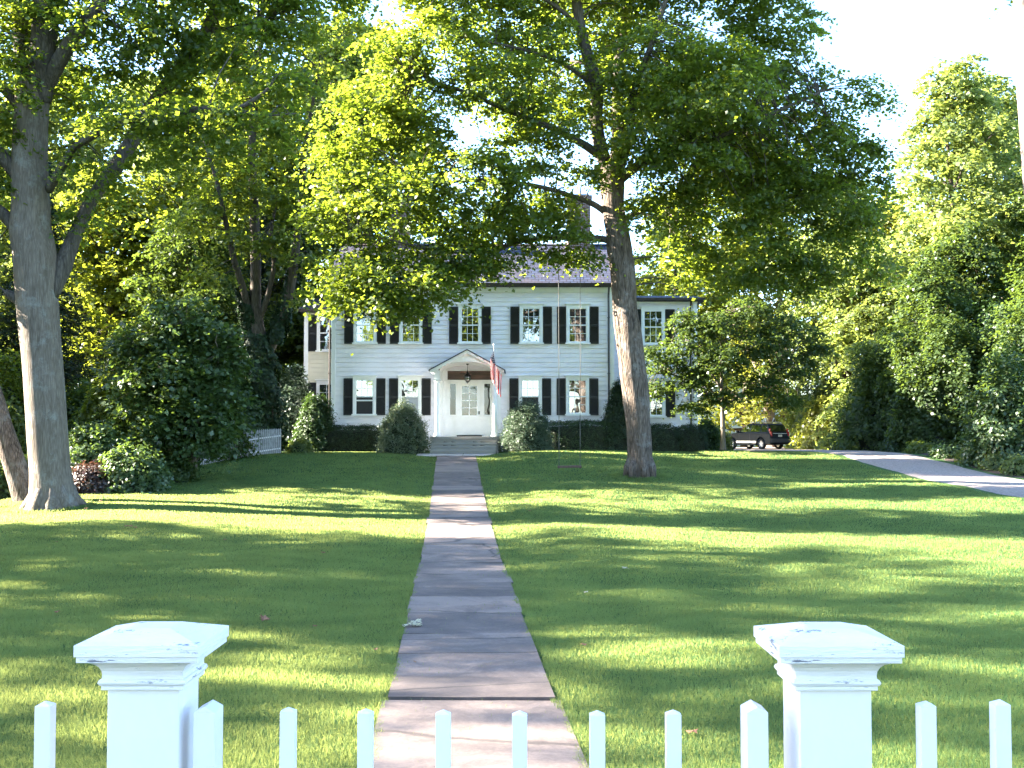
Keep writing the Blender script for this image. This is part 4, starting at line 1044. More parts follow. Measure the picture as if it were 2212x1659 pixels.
# a healed knot on the trunk
kp = U(1329, 678, D - .45); mb.add(*(lambda r=.065: ([(kp.x + r * math.cos(a) * (1 if k % 2 == 0 else .45), kp.y + (-.03 if k % 2 == 0 else .02), kp.z + 1.4 * r * math.sin(a) * (1 if k % 2 == 0 else .45)) for j, a in enumerate([i * math.pi / 6 for i in range(12)]) for k in range(2)], [(2 * i, (2 * i + 2) % 24, (2 * i + 3) % 24, 2 * i + 1) for i in range(12)]))())
bl = pxblobs([
    (870, 610, 36, 2.1, .85), (800, 645, 35.5, 1.3, .75), (750, 590, 36, 1.2, .8), (900, 570, 37, 1.6, .6), (965, 600, 37, .9, .45), (1060, 562, 37.5, 1.0, .35), (980, 545, 36.5, 1.3, .5), (1120, 480, 37, 1.2, .5), (1230, 495, 37, .9, .35), (820, 520, 36.4, 1.3, .7), (1030, 578, 36.8, .8, .3), (905, 300, 36.5, 1.2, .7), (720, 660, 35.5, .45, .45), (880, 665, 35.6, .8, .4),
    (735, 480, 37, 1.3, 1.0), (850, 425, 36, 1.7, 1.0), (750, 350, 37, 1.4, 1.0), (790, 250, 37, 1.6, 1.1), (890, 215, 36, 1.5, .9), (1020, 385, 36, 1.9, .8), (1120, 335, 37, 1.5, .8), (1150, 445, 38, 1.6, .7),
    (1000, 470, 37, 1.5, .6), (1055, 505, 38, 1.1, .4), (1190, 260, 37, 1.5, 1.0), (1070, 180, 36, 1.7, 1.0), (950, 105, 36, 1.8, 1.2), (850, 130, 36, 1.1, .8), (1150, 80, 37, 1.6, 1.1), (1010, 20, 37, 1.8, 1.2),
    (1250, 380, 37.6, .8, .45), (1190, 470, 38, 1.1, .4), (1245, 545, 38, .9, .28), (1170, 550, 38, .7, .25), (1275, 570, 38, .4, .25),
    (1420, 270, 37, 1.7, 1.1), (1400, 120, 37, 1.8, 1.3), (1540, 180, 36, 2.0, 1.4), (1500, 345, 37, 1.8, 1.0), (1620, 290, 38, 1.9, 1.2), (1640, 120, 38, 1.7, 1.3), (1690, 30, 38, 1.4, 1.2), (1735, 200, 38, 1.3, 1.0),
    (1800, 300, 38, 1.2, .9), (1865, 210, 38.4, .8, .7), (1880, 330, 39, .8, .9), (1700, 400, 38, 1.9, 1.1), (1815, 440, 38, 1.4, 1.0), (1900, 420, 39, .6, .7), (1560, 450, 38, 1.7, .9), (1440, 440, 38, 1.1, .8),
    (1660, 520, 38, 1.4, .8), (1790, 550, 38, 1.0, .8), (1860, 500, 38.5, .7, .7), (1480, 540, 39, 1.1, .6), (1560, 570, 39, .9, .5), (1600, 600, 38.6, .9, .5), (1700, 590, 38.4, 1.2, .6), (1780, 620, 38.4, .8, .4), (1880, 570, 38.6, .8, .6), (1500, 610, 39, .6, .35), (1560, 340, 40, 2, 1.4), (1760, 330, 40, 2, 1.4), (1480, 230, 40, 2, 1.4), (1385, 470, 37.6, .6, .6), (1350, 330, 37, 1.0, .7), (1300, 220, 38, 1.2, 1.0),
    (1300, -60, 38, 2.6, 1.6), (1500, -60, 38, 2.4, 1.6), (1100, -80, 37, 2.2, 1.5), (1640, -60, 38, 1.6, 1.3), (930, -50, 36.5, 1.6, 1.0), (1350, -230, 38, 3.6, 2.4), (1180, -200, 38, 2.4, 1.6), (1520, -200, 38, 2.4, 1.8),
    (1400, 150, 41.5, 2.6, 2.0), (1250, 60, 41.5, 2.4, 1.6), (1560, 250, 41.5, 2.4, 1.8), (1650, 400, 41.5, 2.2, 1.6), (1120, 200, 41, 2.2, 1.4)])
cm, C_, O_ = crown_mesh('crown', bl, M['maple'], 21, spacing=.57, per=52, s=.42, leaf=.145)
twigs(mb, C_, sk, np.random.default_rng(3), every=3, r=.018, maxd=2.6)
place_tree('maple_tree', base, 'large maple with a bare ridged trunk and the plank swing hanging from its limb', 'tree', mbt, M['bark2'], cm, limbs=mb)

# left maple
mb = MB(); sk = []; D = 31.0
bx = U(114, 1100, D); base = Vector((bx.x, D, gz(bx.x, D)))
pxlimb(mb, sk, [(114, 1108, 150, D), (114, 1092, 112, D), (112, 1060, 94, D), (108, 1010, 84, D), (100, 900, 84, D), (90, 760, 84, D), (80, 650, 88, D), (76, 560, 92, D), (66, 500, 88, D), (66, 440, 80, D), (64, 360, 76, D), (66, 280, 72, D), (70, 220, 72, D), (72, 180, 74, D)], .022, 26, 11, 5)
for a in range(8):
    an = a * 2 * math.pi / 8 + [.2, .35, .1, .4, .15, .5, .3, .05][a]; q = base + Vector((math.cos(an), math.sin(an), 0)) * [.84, .70, .92, .66, .80, .72, .88, .68][a]
    mb.tube([base + Vector((math.cos(an) * .30, math.sin(an) * .30, .95)), base + Vector((math.cos(an) * .50, math.sin(an) * .50, .24)), (q.x, q.y, gz(q.x, q.y) - .05)], [.08, .19, .10], 8, lump=.15)
mbt = mb; mb = MB()
pxlimb(mb, sk, [(64, 230, 44, D), (52, 150, 38, 31.2), (46, 60, 36, 31.4), (40, -60, 30, 31.6), (20, -220, 18, 31.8)], .05, 14, 12)
pxlimb(mb, sk, [(84, 220, 52, D), (92, 130, 56, 30.8), (97, 50, 56, 30.6), (100, -60, 46, 30.4), (120, -240, 24, 30.2)], .05, 16, 13)
pxlimb(mb, sk, [(92, 205, 30, D), (118, 150, 34, 30.7), (150, 95, 32, 30.5), (186, 45, 30, 30.2), (228, -10, 26, 30), (300, -120, 14, 29.6)], .05, 12, 14)
pxlimb(mb, sk, [(104, 410, 22, D), (130, 368, 18, 30.6), (158, 322, 15, 30.3), (190, 300, 17, 30), (218, 283, 16, 29.8), (268, 262, 15, 29.5), (330, 256, 15, 29.2), (370, 250, 14, 29), (434, 234, 14, 28.8), (500, 238, 11, 28.6), (551, 214, 9, 28.5), (583, 188, 5, 28.4)], .06, 10, 15)
pxlimb(mb, sk, [(500, 238, 7, 28.6), (560, 250, 5, 28.5), (640, 245, 3, 28.4)], .05, 6, 15)
pxlimb(mb, sk, [(108, 640, 34, D), (136, 575, 40, 31.2), (165, 500, 30, 31.4), (205, 420, 28, 31.6), (258, 350, 34, 31.8), (300, 278, 33, 32), (350, 200, 32, 32), (402, 135, 32, 32), (446, 66, 27, 32), (476, -10, 24, 32), (520, -120, 14, 32)], .06, 12, 16)
pxlimb(mb, sk, [(372, 165, 9, 32), (345, 100, 9, 31.8), (322, 40, 8, 31.6), (326, -20, 6, 31.5)], .05, 6, 16)
pxlimb(mb, sk, [(440, 70, 10, 32), (520, 56, 8, 31.8), (580, 40, 5, 31.6)], .05, 6, 16)
pxlimb(mb, sk, [(40, 500, 30, D), (10, 465, 28, 31), (-40, 430, 22, 31), (-120, 380, 14, 31)], .05, 10, 17)
pxlimb(mb, sk, [(44, 390, 26, D), (10, 345, 30, 30.8), (-30, 300, 24, 30.6), (-110, 240, 14, 30.4)], .05, 10, 18)
pxlimb(mb, sk, [(46, 245, 18, D), (20, 205, 20, 31), (-10, 175, 18, 31), (-80, 120, 10, 31)], .05, 8, 19)
pxlimb(mb, sk, [(60, 660, 30, D), (34, 645, 22, 30.9), (10, 630, 14, 30.8)], .12, 9, 20)   # broken stub
bl = pxblobs([(30, 60, 30, 1.3, .9), (150, 60, 31.5, 1.4, 1.0), (150, 190, 32, 1.0, .8), (250, 60, 30, 1.4, .9), (240, 180, 32, 1.2, .8), (340, 120, 31, 1.2, .9), (430, 40, 31, 1.4, .9), (460, 170, 31, 1.2, .8), (540, 110, 30.5, 1.2, .8),
    (620, 40, 31, 1.2, .8), (225, 275, 29, .7, .3), (380, 240, 28.6, .75, .3), (470, 222, 28.3, .65, .3), (300, 250, 29, .5, .25), (330, 310, 30, 1.0, .6), (430, 310, 29.5, 1.1, .6), (540, 280, 29, 1.1, .6), (610, 200, 29, 1.0, .7), (200, 380, 30.5, .9, .6), (250, 240, 30, .9, .6), (20, 180, 30, .8, .9), (10, 290, 30.4, .7, .6), (-40, 400, 31, 1.2, .9),
    (-60, 150, 31, 1.6, 1.2), (170, 480, 31.6, .7, .5), (80, -60, 31, 2.2, 1.2), (300, -80, 30.5, 2.2, 1.2), (520, -70, 31, 2.0, 1.1), (700, -40, 31, 1.4, .9), (-160, 0, 31, 2.4, 2.0), (200, -240, 31, 3.5, 2.0), (420, -220, 31, 2.6, 1.6), (-150, 300, 31, 2.0, 1.6), (-60, -200, 31, 3, 2), (-120, 520, 31, 1.4, 1.0)])
cm, C_, O_ = crown_mesh('crown', bl, M['maple'], 22, spacing=.62, per=48, s=.40, leaf=.14)
twigs(mb, C_, sk, np.random.default_rng(4), every=3, r=.018, maxd=2.6)
place_tree('maple_tree', base, 'thick smooth grey maple trunk at the left edge of the lawn with broken stub', 'tree', mbt, M['bark'], cm, limbs=mb)

# leaning tree at the left edge
mb = MB(); sk = []; D = 32.5
bx = U(58, 1085, D); base = Vector((bx.x, D, gz(bx.x, D)))
pxlimb(mb, sk, [(66, 1096, 70, D), (54, 1070, 56, D), (34, 1010, 48, D), (8, 930, 44, D), (-18, 850, 42, D), (-60, 740, 38, D), (-110, 600, 32, D), (-150, 400, 24, D), (-170, 150, 12, D)], .07, 16, 25)
bl = pxblobs([(-150, 450, 32, 2.0, 1.6), (-200, 200, 32, 2.4, 2), (-120, 300, 33, 1.8, 1.4), (-220, 550, 33, 2, 1.6)])
cm, C_, O_ = crown_mesh('crown', bl, M['leaf_mid'], 24, per=40, leaf=.16); twigs(mb, C_, sk, np.random.default_rng(5), every=4)
place_tree('leaning_tree', base, 'slanting brown trunk leaning out at the far left edge behind the grey maple', 'tree', mb, M['bark2'], cm)

# pale trunk at the right edge
mb = MB(); sk = []; D = 33.0
base = Vector((U(2290, 1100, D).x, D, 0)); base.z = gz(base.x, D)
pxlimb(mb, sk, [(2300, 1150, 110, D), (2296, 1100, 84, D), (2290, 900, 74, D), (2272, 600, 72, D), (2248, 400, 70, D), (2232, 250, 60, D), (2216, 100, 46, D), (2206, -20, 36, D), (2180, -200, 18, D)], .06, 18, 26)
pxlimb(mb, sk, [(2240, 420, 30, D), (2320, 300, 24, D), (2420, 150, 14, D)], .05, 10, 27)
bl = pxblobs([(2300, -150, 33, 2.2, 1.4), (2420, 60, 33, 2.2, 1.6), (2160, -260, 33, 2, 1.2), (2480, 300, 33, 2, 1.5)])
cm, C_, O_ = crown_mesh('crown', bl, M['leaf_mid'], 25, per=36, leaf=.15); twigs(mb, C_, sk, np.random.default_rng(6), every=4)
place_tree('pale_trunk_tree', base, 'tall pale trunk cropped by the right edge against the white sky', 'tree', mb, M['bark_pale'], cm)

# ivy covered tree left of the house
mb = MB(); sk = []; D = 47.0
bx = U(572, 985, D); base = Vector((bx.x, D, gz(bx.x, D)))
pxlimb(mb, sk, [(572, 985, 60, D), (570, 900, 44, D), (562, 800, 42, D), (556, 730, 40, D), (552, 660, 24, D), (552, 560, 22, D), (549, 450, 20, D), (545, 300, 16, D), (560, 120, 12, D), (570, -40, 7, D)], .08, 14, 30)
pxlimb(mb, sk, [(552, 740, 22, D), (538, 680, 17, D), (524, 620, 15, 46.6), (505, 560, 13, 46.4), (492, 500, 12, 46.2), (470, 400, 9, 46), (440, 300, 6, 46)], .06, 9, 31)
pxlimb(mb, sk, [(560, 690, 15, D), (578, 640, 12, 46.8), (592, 570, 10, 46.7), (586, 500, 8, 46.6), (600, 420, 6, 46.5)], .06, 8, 32)
pxlimb(mb, sk, [(580, 760, 24, D), (600, 715, 20, D), (622, 650, 20, 46.8), (634, 580, 20, 46.8), (645, 480, 14, 46.6), (655, 400, 12, 46.6), (665, 280, 8, 46.4), (690, 150, 5, 46)], .06, 9, 33)
bl = pxblobs([(480, 430, 46, 1.6, 1.0), (560, 400, 46, 1.6, 1.2), (640, 430, 45.5, 1.2, .9), (420, 320, 46, 1.8, 1.1), (540, 260, 47, 2, 1.2), (660, 300, 46, 1.5, 1.1), (600, 150, 47, 2.4, 1.5), (700, 140, 46, 1.6, 1.3), (450, 180, 47, 2.0, 1.4), (560, 20, 47, 2.6, 1.5), (720, 20, 47, 1.6, 1.2), (400, 60, 48, 2, 1.4), (700, 460, 45.5, .9, .7), (420, 480, 46, 1.1, .8), (520, 520, 45.6, 1.0, .6), (600, 530, 45.6, .9, .5), (660, 560, 45.8, .8, .5), (640, 640, 45.5, .6, .4), (460, 590, 45.6, .9, .6)])
cm, C_, O_ = crown_mesh('crown', bl, M['leaf_mid'], 31, per=44, s=.45, leaf=.17); twigs(mb, C_, sk, np.random.default_rng(7), every=3)
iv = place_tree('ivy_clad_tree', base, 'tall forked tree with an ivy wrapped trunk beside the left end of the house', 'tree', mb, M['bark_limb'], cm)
rng = np.random.default_rng(8); P_ = []; O2 = []
for pts, rad in (([(572, 985), (566, 900), (560, 800), (556, 725)], (.62, .85, .78, .60)), ([(590, 745), (606, 700), (624, 640), (638, 570), (645, 500)], (.42, .36, .32, .26, .2)), ([(548, 730), (530, 660), (520, 620)], (.4, .3, .2))):
    for i in range(len(pts) - 1):
        n = int(5200 * (rad[i] + rad[i + 1]) / 2 * (pts[i][1] - pts[i + 1][1]) / 90)
        for _ in range(n):
            t = rng.uniform(); a = rng.uniform(0, 2 * math.pi); r_ = (rad[i] * (1 - t) + rad[i + 1] * t) * (1 + .22 * math.sin(a * 3 + pts[i][1] + t * 4)) * rng.uniform(.75, 1.05)
            p = U(pts[i][0] * (1 - t) + pts[i + 1][0] * t, pts[i][1] * (1 - t) + pts[i + 1][1] * t, D)
            P_.append((p.x + r_ * math.cos(a), D + r_ * math.sin(a), p.z)); O2.append((math.cos(a), math.sin(a), .5))
P_ = np.array(P_); O2 = np.array(O2); V = leaf_arrays(P_ , O2 + rng.normal(size=P_.shape) * .35, .13 * rng.uniform(.6, 1.3, len(P_)), rng)
me = quads_mesh('ivy', V - np.array(base), M['ivy'], rng.uniform(0, 1, len(P_))); link('ivy', me, iv)

# ------------------------------------------------------------------ background trees, built once and copied
def gen_tree(name, H, cb, rad, seed, mat, bark, label, cat='tree', nb=26, leaf=.26, spacing=.95, per=34, s=.55, tr=.34, shape=.5, zs=.62, bs=(1.3, 2.1)):
    rng = np.random.default_rng(seed); t = empty(name, (0, 0, 0), label, cat)
    mb = MB(); sk = []
    lean = rng.normal(size=2) * .35
    tp = [(Vector((lean[0] * q * q, lean[1] * q * q, H * .86 * q)), tr * (1 - q) ** .8 + .03) for q in (0, .1, .25, .4, .55, .7, .85, 1)]
    tp[0] = (Vector((0, 0, -.2)), tr * 1.5)
    limb(mb, sk, tp, .1, 10, 2, seed)
    blobs = []; tsk = list(sk)
    for i in range(nb):
        q = (i + .5) / nb; z = H * (cb + (1 - cb) * q) - .6
        prof = math.sin(math.pi * min(1, (q + shape * .35) / (1 + shape * .35)) ** .8) ** .7
        a = i * 2.4 + rng.uniform(-.4, .4); rr = rad * prof * rng.uniform(.35, .95)
        br = rng.uniform(*bs)
        c = Vector((math.cos(a) * rr, math.sin(a) * rr, z + rng.normal() * .3)); blobs.append((c.x, c.y, c.z, br, br, br * zs))
        p0, r0 = min(tsk, key=lambda k: abs(k[0].z - max(H * cb * .8, z - rr * .7)))
        m1 = p0.lerp(c, .5) + Vector((0, 0, -.12 * rr))
        limb(mb, sk, [(p0, min(r0 * .6, .13)), (m1, min(r0 * .4, .08)), (c, .03)], .05, 6, 3, seed + i)
    cm, C_, O_ = crown_mesh('crown', blobs, mat, seed, spacing=spacing, per=per, s=s, leaf=leaf)
    twigs(mb, C_, sk, rng, every=5, r=.02, maxd=3)
    mb.build('trunk', bark, t, smooth=True); link('crown', cm, t)
    return t
def copy_thing(o, x, y, sc, rz, label, mat=None, group=None, bark=None, name=None, dz=0):
    r = o.copy(); COL.objects.link(r); kids = [c for c in o.children]
    if name: r.name = name
    r.location = (x, y, gz(x, y) - .05 + dz); r.scale = sc if isinstance(sc, tuple) else (sc, sc, sc); r.rotation_euler = (0, 0, rz); r['label'] = label
    if group: r['group'] = group
    for ch in kids:
        c = ch.copy(); COL.objects.link(c); c.parent = r
        mm = mat if ch.name.split('.')[0] in ('crown', 'foliage') else bark if ch.name.split('.')[0] == 'trunk' else None
        if mm:
            c.material_slots[0].link = 'OBJECT'; c.material_slots[0].material = mm
    return r
def settle(o, x, y, sc, rz, mat=None, dz=0):
    o.location = (x, y, gz(x, y) - .05 + dz); o.scale = sc if isinstance(sc, tuple) else (sc, sc, sc); o.rotation_euler = (0, 0, rz)
    if mat:
        for c in o.children:
            if c.name.split('.')[0] in ('crown', 'foliage'): c.material_slots[0].link = 'OBJECT'; c.material_slots[0].material = mat

TA = gen_tree('broadleaf_tree', 18, .30, 5.2, 101, M['leaf_mid'], M['bark_dark'], 'tall mid green broadleaf tree standing at the back left behind the ivy clad tree', nb=30)
TB = gen_tree('broadleaf_tree', 21, .22, 4.4, 102, M['leaf_mid'], M['bark_dark'], 'tall slender broadleaf tree at the back, behind the thick grey maple trunk', nb=34)
TC = gen_tree('broadleaf_tree', 15, .12, 4.6, 103, M['leaf_mid'], M['bark_dark'], 'low branched yellow green tree in the back left corner of the garden', nb=34)
def gen_hemlock(seed, H, rad, mat, label):
    rng = np.random.default_rng(seed); t = empty('hemlock_tree', (0, 0, 0), label, 'tree'); mb = MB(); sk = []
    limb(mb, sk, [(Vector((0, 0, -.2)), .34), (Vector((.1, 0, H * .5)), .2), (Vector((0, 0, H)), .03)], .08, 9, 4)
    Cs = []; Os = []
    z = H * .06
    while z < H * .98:
        rr = rad * (1 - z / H) ** .75 * rng.uniform(.8, 1.1); nbr = int(6 + rr * 1.6)
        for k in range(nbr):
            a = rng.uniform(0, 6.283); rl = rr * rng.uniform(.7, 1.1)
            tip = Vector((math.cos(a) * rl, math.sin(a) * rl, z - rl * .22)); p0 = Vector((0, 0, z + .1))
            mb.tube([p0, p0.lerp(tip, .5) + Vector((0, 0, .06 * rl)), tip], [.04, .025, .008], 5, cap=False)
            for q in np.linspace(.3, 1, max(3, int(rl * 2.2))):
                c = p0.lerp(tip, q) + Vector((rng.normal() * .15, rng.normal() * .15, .05)); Cs.append(tuple(c)); Os.append((math.cos(a), math.sin(a), -.25))
        z += H * .026 + .08
    C = np.array(Cs); O = np.array(Os); k = 26; idx = np.repeat(np.arange(len(C)), k); off = rng.normal(size=(len(idx), 3)) * np.array([.26, .26, .09])
    off[:, 2] -= .3 * np.hypot(off[:, 0], off[:, 1])
    V = leaf_arrays(C[idx] + off, rng.normal(size=off.shape) * .5 + np.array([0, 0, 1]), .20 * rng.uniform(.6, 1.3, len(idx)), rng, .4)
    mb.build('trunk', M['bark_dark'], t, smooth=True); link('crown', quads_mesh('crown', V, mat, rng.uniform(0, 1, len(idx))), t); return t
TH_ = gen_hemlock(105, 15, 4.0, M['needle_dark'], 'dark drooping hemlock between the grey maple trunk and the magnolia')

settle(TA, -13.5, 60, 1.05, .4)
settle(TB, -25.5, 46, .95, 1.2)
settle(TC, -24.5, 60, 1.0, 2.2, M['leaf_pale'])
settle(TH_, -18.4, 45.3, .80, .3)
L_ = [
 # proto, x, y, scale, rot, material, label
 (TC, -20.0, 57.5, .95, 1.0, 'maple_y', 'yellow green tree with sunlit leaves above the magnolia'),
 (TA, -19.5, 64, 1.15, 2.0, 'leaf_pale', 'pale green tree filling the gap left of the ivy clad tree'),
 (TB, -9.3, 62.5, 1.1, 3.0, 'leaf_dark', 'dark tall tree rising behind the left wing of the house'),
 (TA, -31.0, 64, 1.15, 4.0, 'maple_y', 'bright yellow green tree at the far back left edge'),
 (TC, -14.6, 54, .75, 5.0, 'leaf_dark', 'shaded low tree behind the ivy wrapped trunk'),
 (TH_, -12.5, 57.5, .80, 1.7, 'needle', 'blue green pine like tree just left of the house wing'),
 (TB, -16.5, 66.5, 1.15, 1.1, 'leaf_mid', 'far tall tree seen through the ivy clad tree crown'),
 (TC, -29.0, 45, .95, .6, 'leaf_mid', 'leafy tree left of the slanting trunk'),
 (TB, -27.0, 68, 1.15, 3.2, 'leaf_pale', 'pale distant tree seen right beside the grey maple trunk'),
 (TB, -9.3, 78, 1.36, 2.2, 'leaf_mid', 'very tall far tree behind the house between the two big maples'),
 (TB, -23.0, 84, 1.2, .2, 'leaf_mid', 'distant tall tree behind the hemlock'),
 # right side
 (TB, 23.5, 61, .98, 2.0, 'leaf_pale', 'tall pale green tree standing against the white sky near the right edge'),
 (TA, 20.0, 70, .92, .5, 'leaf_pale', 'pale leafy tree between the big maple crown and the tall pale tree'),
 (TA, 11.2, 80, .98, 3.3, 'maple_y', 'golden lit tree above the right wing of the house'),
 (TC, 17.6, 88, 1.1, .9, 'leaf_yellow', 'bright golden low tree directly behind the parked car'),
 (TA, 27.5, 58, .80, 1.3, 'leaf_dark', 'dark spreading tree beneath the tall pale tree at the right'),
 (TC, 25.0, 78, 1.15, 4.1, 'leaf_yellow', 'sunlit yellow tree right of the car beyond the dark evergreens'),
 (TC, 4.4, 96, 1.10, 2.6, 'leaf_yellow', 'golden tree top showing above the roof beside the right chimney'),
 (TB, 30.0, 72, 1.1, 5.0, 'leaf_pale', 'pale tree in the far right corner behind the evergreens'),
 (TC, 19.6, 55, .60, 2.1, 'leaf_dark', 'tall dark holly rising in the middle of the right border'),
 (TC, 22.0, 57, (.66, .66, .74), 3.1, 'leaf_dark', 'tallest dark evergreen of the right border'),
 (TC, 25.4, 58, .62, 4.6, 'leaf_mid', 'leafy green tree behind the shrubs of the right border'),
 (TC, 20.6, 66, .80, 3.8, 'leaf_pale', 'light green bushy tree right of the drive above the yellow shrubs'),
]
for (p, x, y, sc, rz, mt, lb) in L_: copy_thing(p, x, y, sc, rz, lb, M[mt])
# shading trees beyond the left and behind the viewer
NF = 'broadleaf trees outside the left side of the picture'
TS = gen_tree('open_crowned_tree', 19, .20, 5.4, 111, M['leaf_mid'], M['bark_dark'], 'tall broadleaf tree beyond the left side of the lawn', nb=34, spacing=1.15, per=30, leaf=.24, s=.5, bs=(.8, 1.5)); TS['group'] = NF
settle(TS, -34, 27.5, 1.0, .2)
for i, (p, x, y, sc, rz) in enumerate([(TS, -31, 20, .95, 1.3), (TS, -46, 31.5, 1.1, 2.3), (TS, -42, 22, 1.05, 3.3), (TS, -36, 13, .9, 5.3), (TA, -30, 45, .95, 3.3), (TS, -26, 26, .75, 1.8), (TS, -55, 27, 1.15, .8), (TS, -27, 8.5, .7, 2.8), (TS, -44, 50, 1.1, .9), (TS, -22.5, 40, .85, .7), (TS, -50, 15, 1.0, .4), (TS, -35, 30, 1.0, 4.0), (TS, -40, 25, 1.3, 2.6), (TS, -48, 27, 1.35, 4.6), (TS, -52, 21, 1.4, 5.6), (TS, -60, 34, 1.3, 5.0), (TS, -40, 27, 1.1, 1.5), (TA, -21, 7.2, .8, 1.5)]):
    copy_thing(p, x, y + .054 * x, sc, rz, 'tall broadleaf tree beyond the left side of the lawn', M['leaf_mid'], NF)
NB = 'street trees behind the viewer'
for i, (x, y, sc, rz) in enumerate([(-14, -48, 1.0, .4), (-3, -50, 1.05, 1.4), (8, -47, 1.0, 2.4), (19, -52, 1.05, 3.4)]):
    copy_thing(TA, x, y, (sc, sc, sc * 1.8), rz, 'high crowned street tree on the far side of the road', M['leaf_mid'], NB)

# ------------------------------------------------------------------ shrubs
def shrub(name, label, cat, base, r, mat, seed, n, leaf, expo=2.0, zoff=0, lump=.16, lf=1.6, outward=.8, up=.5, asp=.8, thick=.22, core=.96, parts='foliage', box=False, cone=0, group=None, tuft=10, core_mat=None):
    """rounded bush standing on base: lumpy shell of leaf tufts round a twiggy core"""
    rng = np.random.default_rng(seed); bx, by = base[0], base[1]; bz = gz(bx, by) if len(base) < 3 else base[2]
    t = empty(name, (bx, by, bz), label, cat, group)
    rx, ry, rz = r
    def rad(d):
        # superellipsoid radius scale in direction d (unit), with lumps
        e = expo; s = (abs(d[0]) ** e + abs(d[1]) ** e + abs(d[2]) ** e) ** (-1 / e)
        l = 1 + lump * noise.noise(Vector((d[0] * lf + seed, d[1] * lf, d[2] * lf))) + lump * .6 * noise.noise(Vector((d[0] * lf * 2.7, d[1] * lf * 2.7 + seed, d[2] * lf * 2.7)))
        return s * l
    def pt(d, f=1):
        s = rad(d) * f; p = [d[0] * rx * s, d[1] * ry * s, d[2] * rz * s]
        if cone:
            h = max(0, min(1, p[2] / rz)); k = 1 - cone * h; p[0] *= k; p[1] *= k
        return (p[0], p[1], p[2] + zoff)
    m = max(1, n // tuft); D = rng.normal(size=(m, 3)); D[:, 2] = np.where(D[:, 2] < -.25, -D[:, 2], D[:, 2]); D /= np.linalg.norm(D, axis=1, keepdims=True)
    if zoff > .3: D = rng.normal(size=(m, 3)); D /= np.linalg.norm(D, axis=1, keepdims=True)
    F_ = 1 - thick * rng.uniform(0, 1, m) ** 1.5
    C = np.array([pt(D[i], F_[i] + .04) for i in range(m)])
    idx = np.repeat(np.arange(m), tuft); nn = len(idx)
    P = C[idx] + rng.normal(size=(nn, 3)) * leaf * .85
    O = D[idx] * outward + rng.normal(size=(nn, 3)) * .5 + np.array([0, 0, up])
    V = leaf_arrays(P, O, leaf * rng.uniform(.6, 1.3, nn), rng, asp)
    keep = P[:, 2] > -.05
    rnd = np.clip((rng.normal(size=m) * .2 + .5)[idx] + rng.normal(size=nn) * .15, 0, 1)
    link(parts, quads_mesh(parts, V[keep], mat, rnd[keep]), t)
    # twiggy core
    mb = MB(); nu, nv = 20, 12; vs = []
    for j in range(nv + 1):
        ph = math.pi * j / nv
        for i in range(nu):
            a = 2 * math.pi * i / nu; p = pt((math.sin(ph) * math.cos(a), math.sin(ph) * math.sin(a), math.cos(ph)), min(core, 1 - thick * 1.1))
            vs.append((p[0] + bx, p[1] + by, max(p[2], -.08) + bz))
    mb.add(vs, [(j * nu + i, j * nu + (i + 1) % nu, (j + 1) * nu + (i + 1) % nu, (j + 1) * nu + i) for j in range(nv) for i in range(nu)])
    if zoff > .3:
        mb.tube([(bx, by, bz - .1), (bx + .05, by, bz + zoff * .5), (bx, by, bz + zoff)], [.09, .07, .05], 8)
    mb.build('branches', core_mat or M['core'], t)
    return t
def at(u, d): p = U(u, 900, d); return (p.x, d)

# foundation planting
shrub('mounded_spruce', 'rounded pale green dwarf conifer lit by the sun left of the front steps', 'shrub', at(872, 47.2), (1.02, .95, 1.85), M['needle_sunlit'], 1, 26000, .085, 2.3, lump=.2, lf=4.5, cone=.2, asp=.35, outward=.3, up=.9, tuft=14)
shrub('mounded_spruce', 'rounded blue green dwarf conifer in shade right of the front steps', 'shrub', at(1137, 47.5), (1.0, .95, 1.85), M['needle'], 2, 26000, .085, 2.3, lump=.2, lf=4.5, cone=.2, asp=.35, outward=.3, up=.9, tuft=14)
shrub('evergreen_bush', 'dark irregular evergreen bush at the left corner of the house', 'shrub', at(682, 49.15), (.92, .7, 2.15), M['hedge_mid'], 3, 20000, .10, 2.1, lump=.3, lf=3.2, cone=.3, asp=.6)
shrub('clipped_hedge', 'clipped dark hedge under the two left ground floor windows', 'hedge', at(765, 49.0), (1.35, .55, 1.03), M['hedge'], 4, 20000, .05, 6, lump=.06, lf=2.5, thick=.1, asp=.45)
shrub('clipped_hedge', 'flat topped green hedge under the two right ground floor windows', 'hedge', at(1250, 48.9), (1.55, .55, 1.18), M['hedge_mid'], 5, 24000, .05, 7, lump=.05, lf=2.5, thick=.1, asp=.45)
shrub('cone_yew', 'dark cone shaped evergreen left of the swing tree trunk by the house corner', 'shrub', at(1335, 48.9), (.78, .7, 2.7), M['hedge'], 6, 22000, .07, 2.3, lump=.16, lf=3, cone=.5, asp=.5)
shrub('round_boxwood', 'rounded dark hedge ball just right of the swing tree trunk', 'hedge', at(1424, 49.1), (.92, .8, 1.10), M['hedge'], 7, 14000, .05, 3.2, lump=.07, lf=2.5, thick=.1, asp=.45)
shrub('round_boxwood', 'rounded dark hedge ball at the right end of the foundation planting', 'hedge', at(1487, 49.2), (.74, .7, 1.06), M['hedge'], 8, 12000, .05, 3.2, lump=.07, lf=2.5, thick=.1, asp=.45)

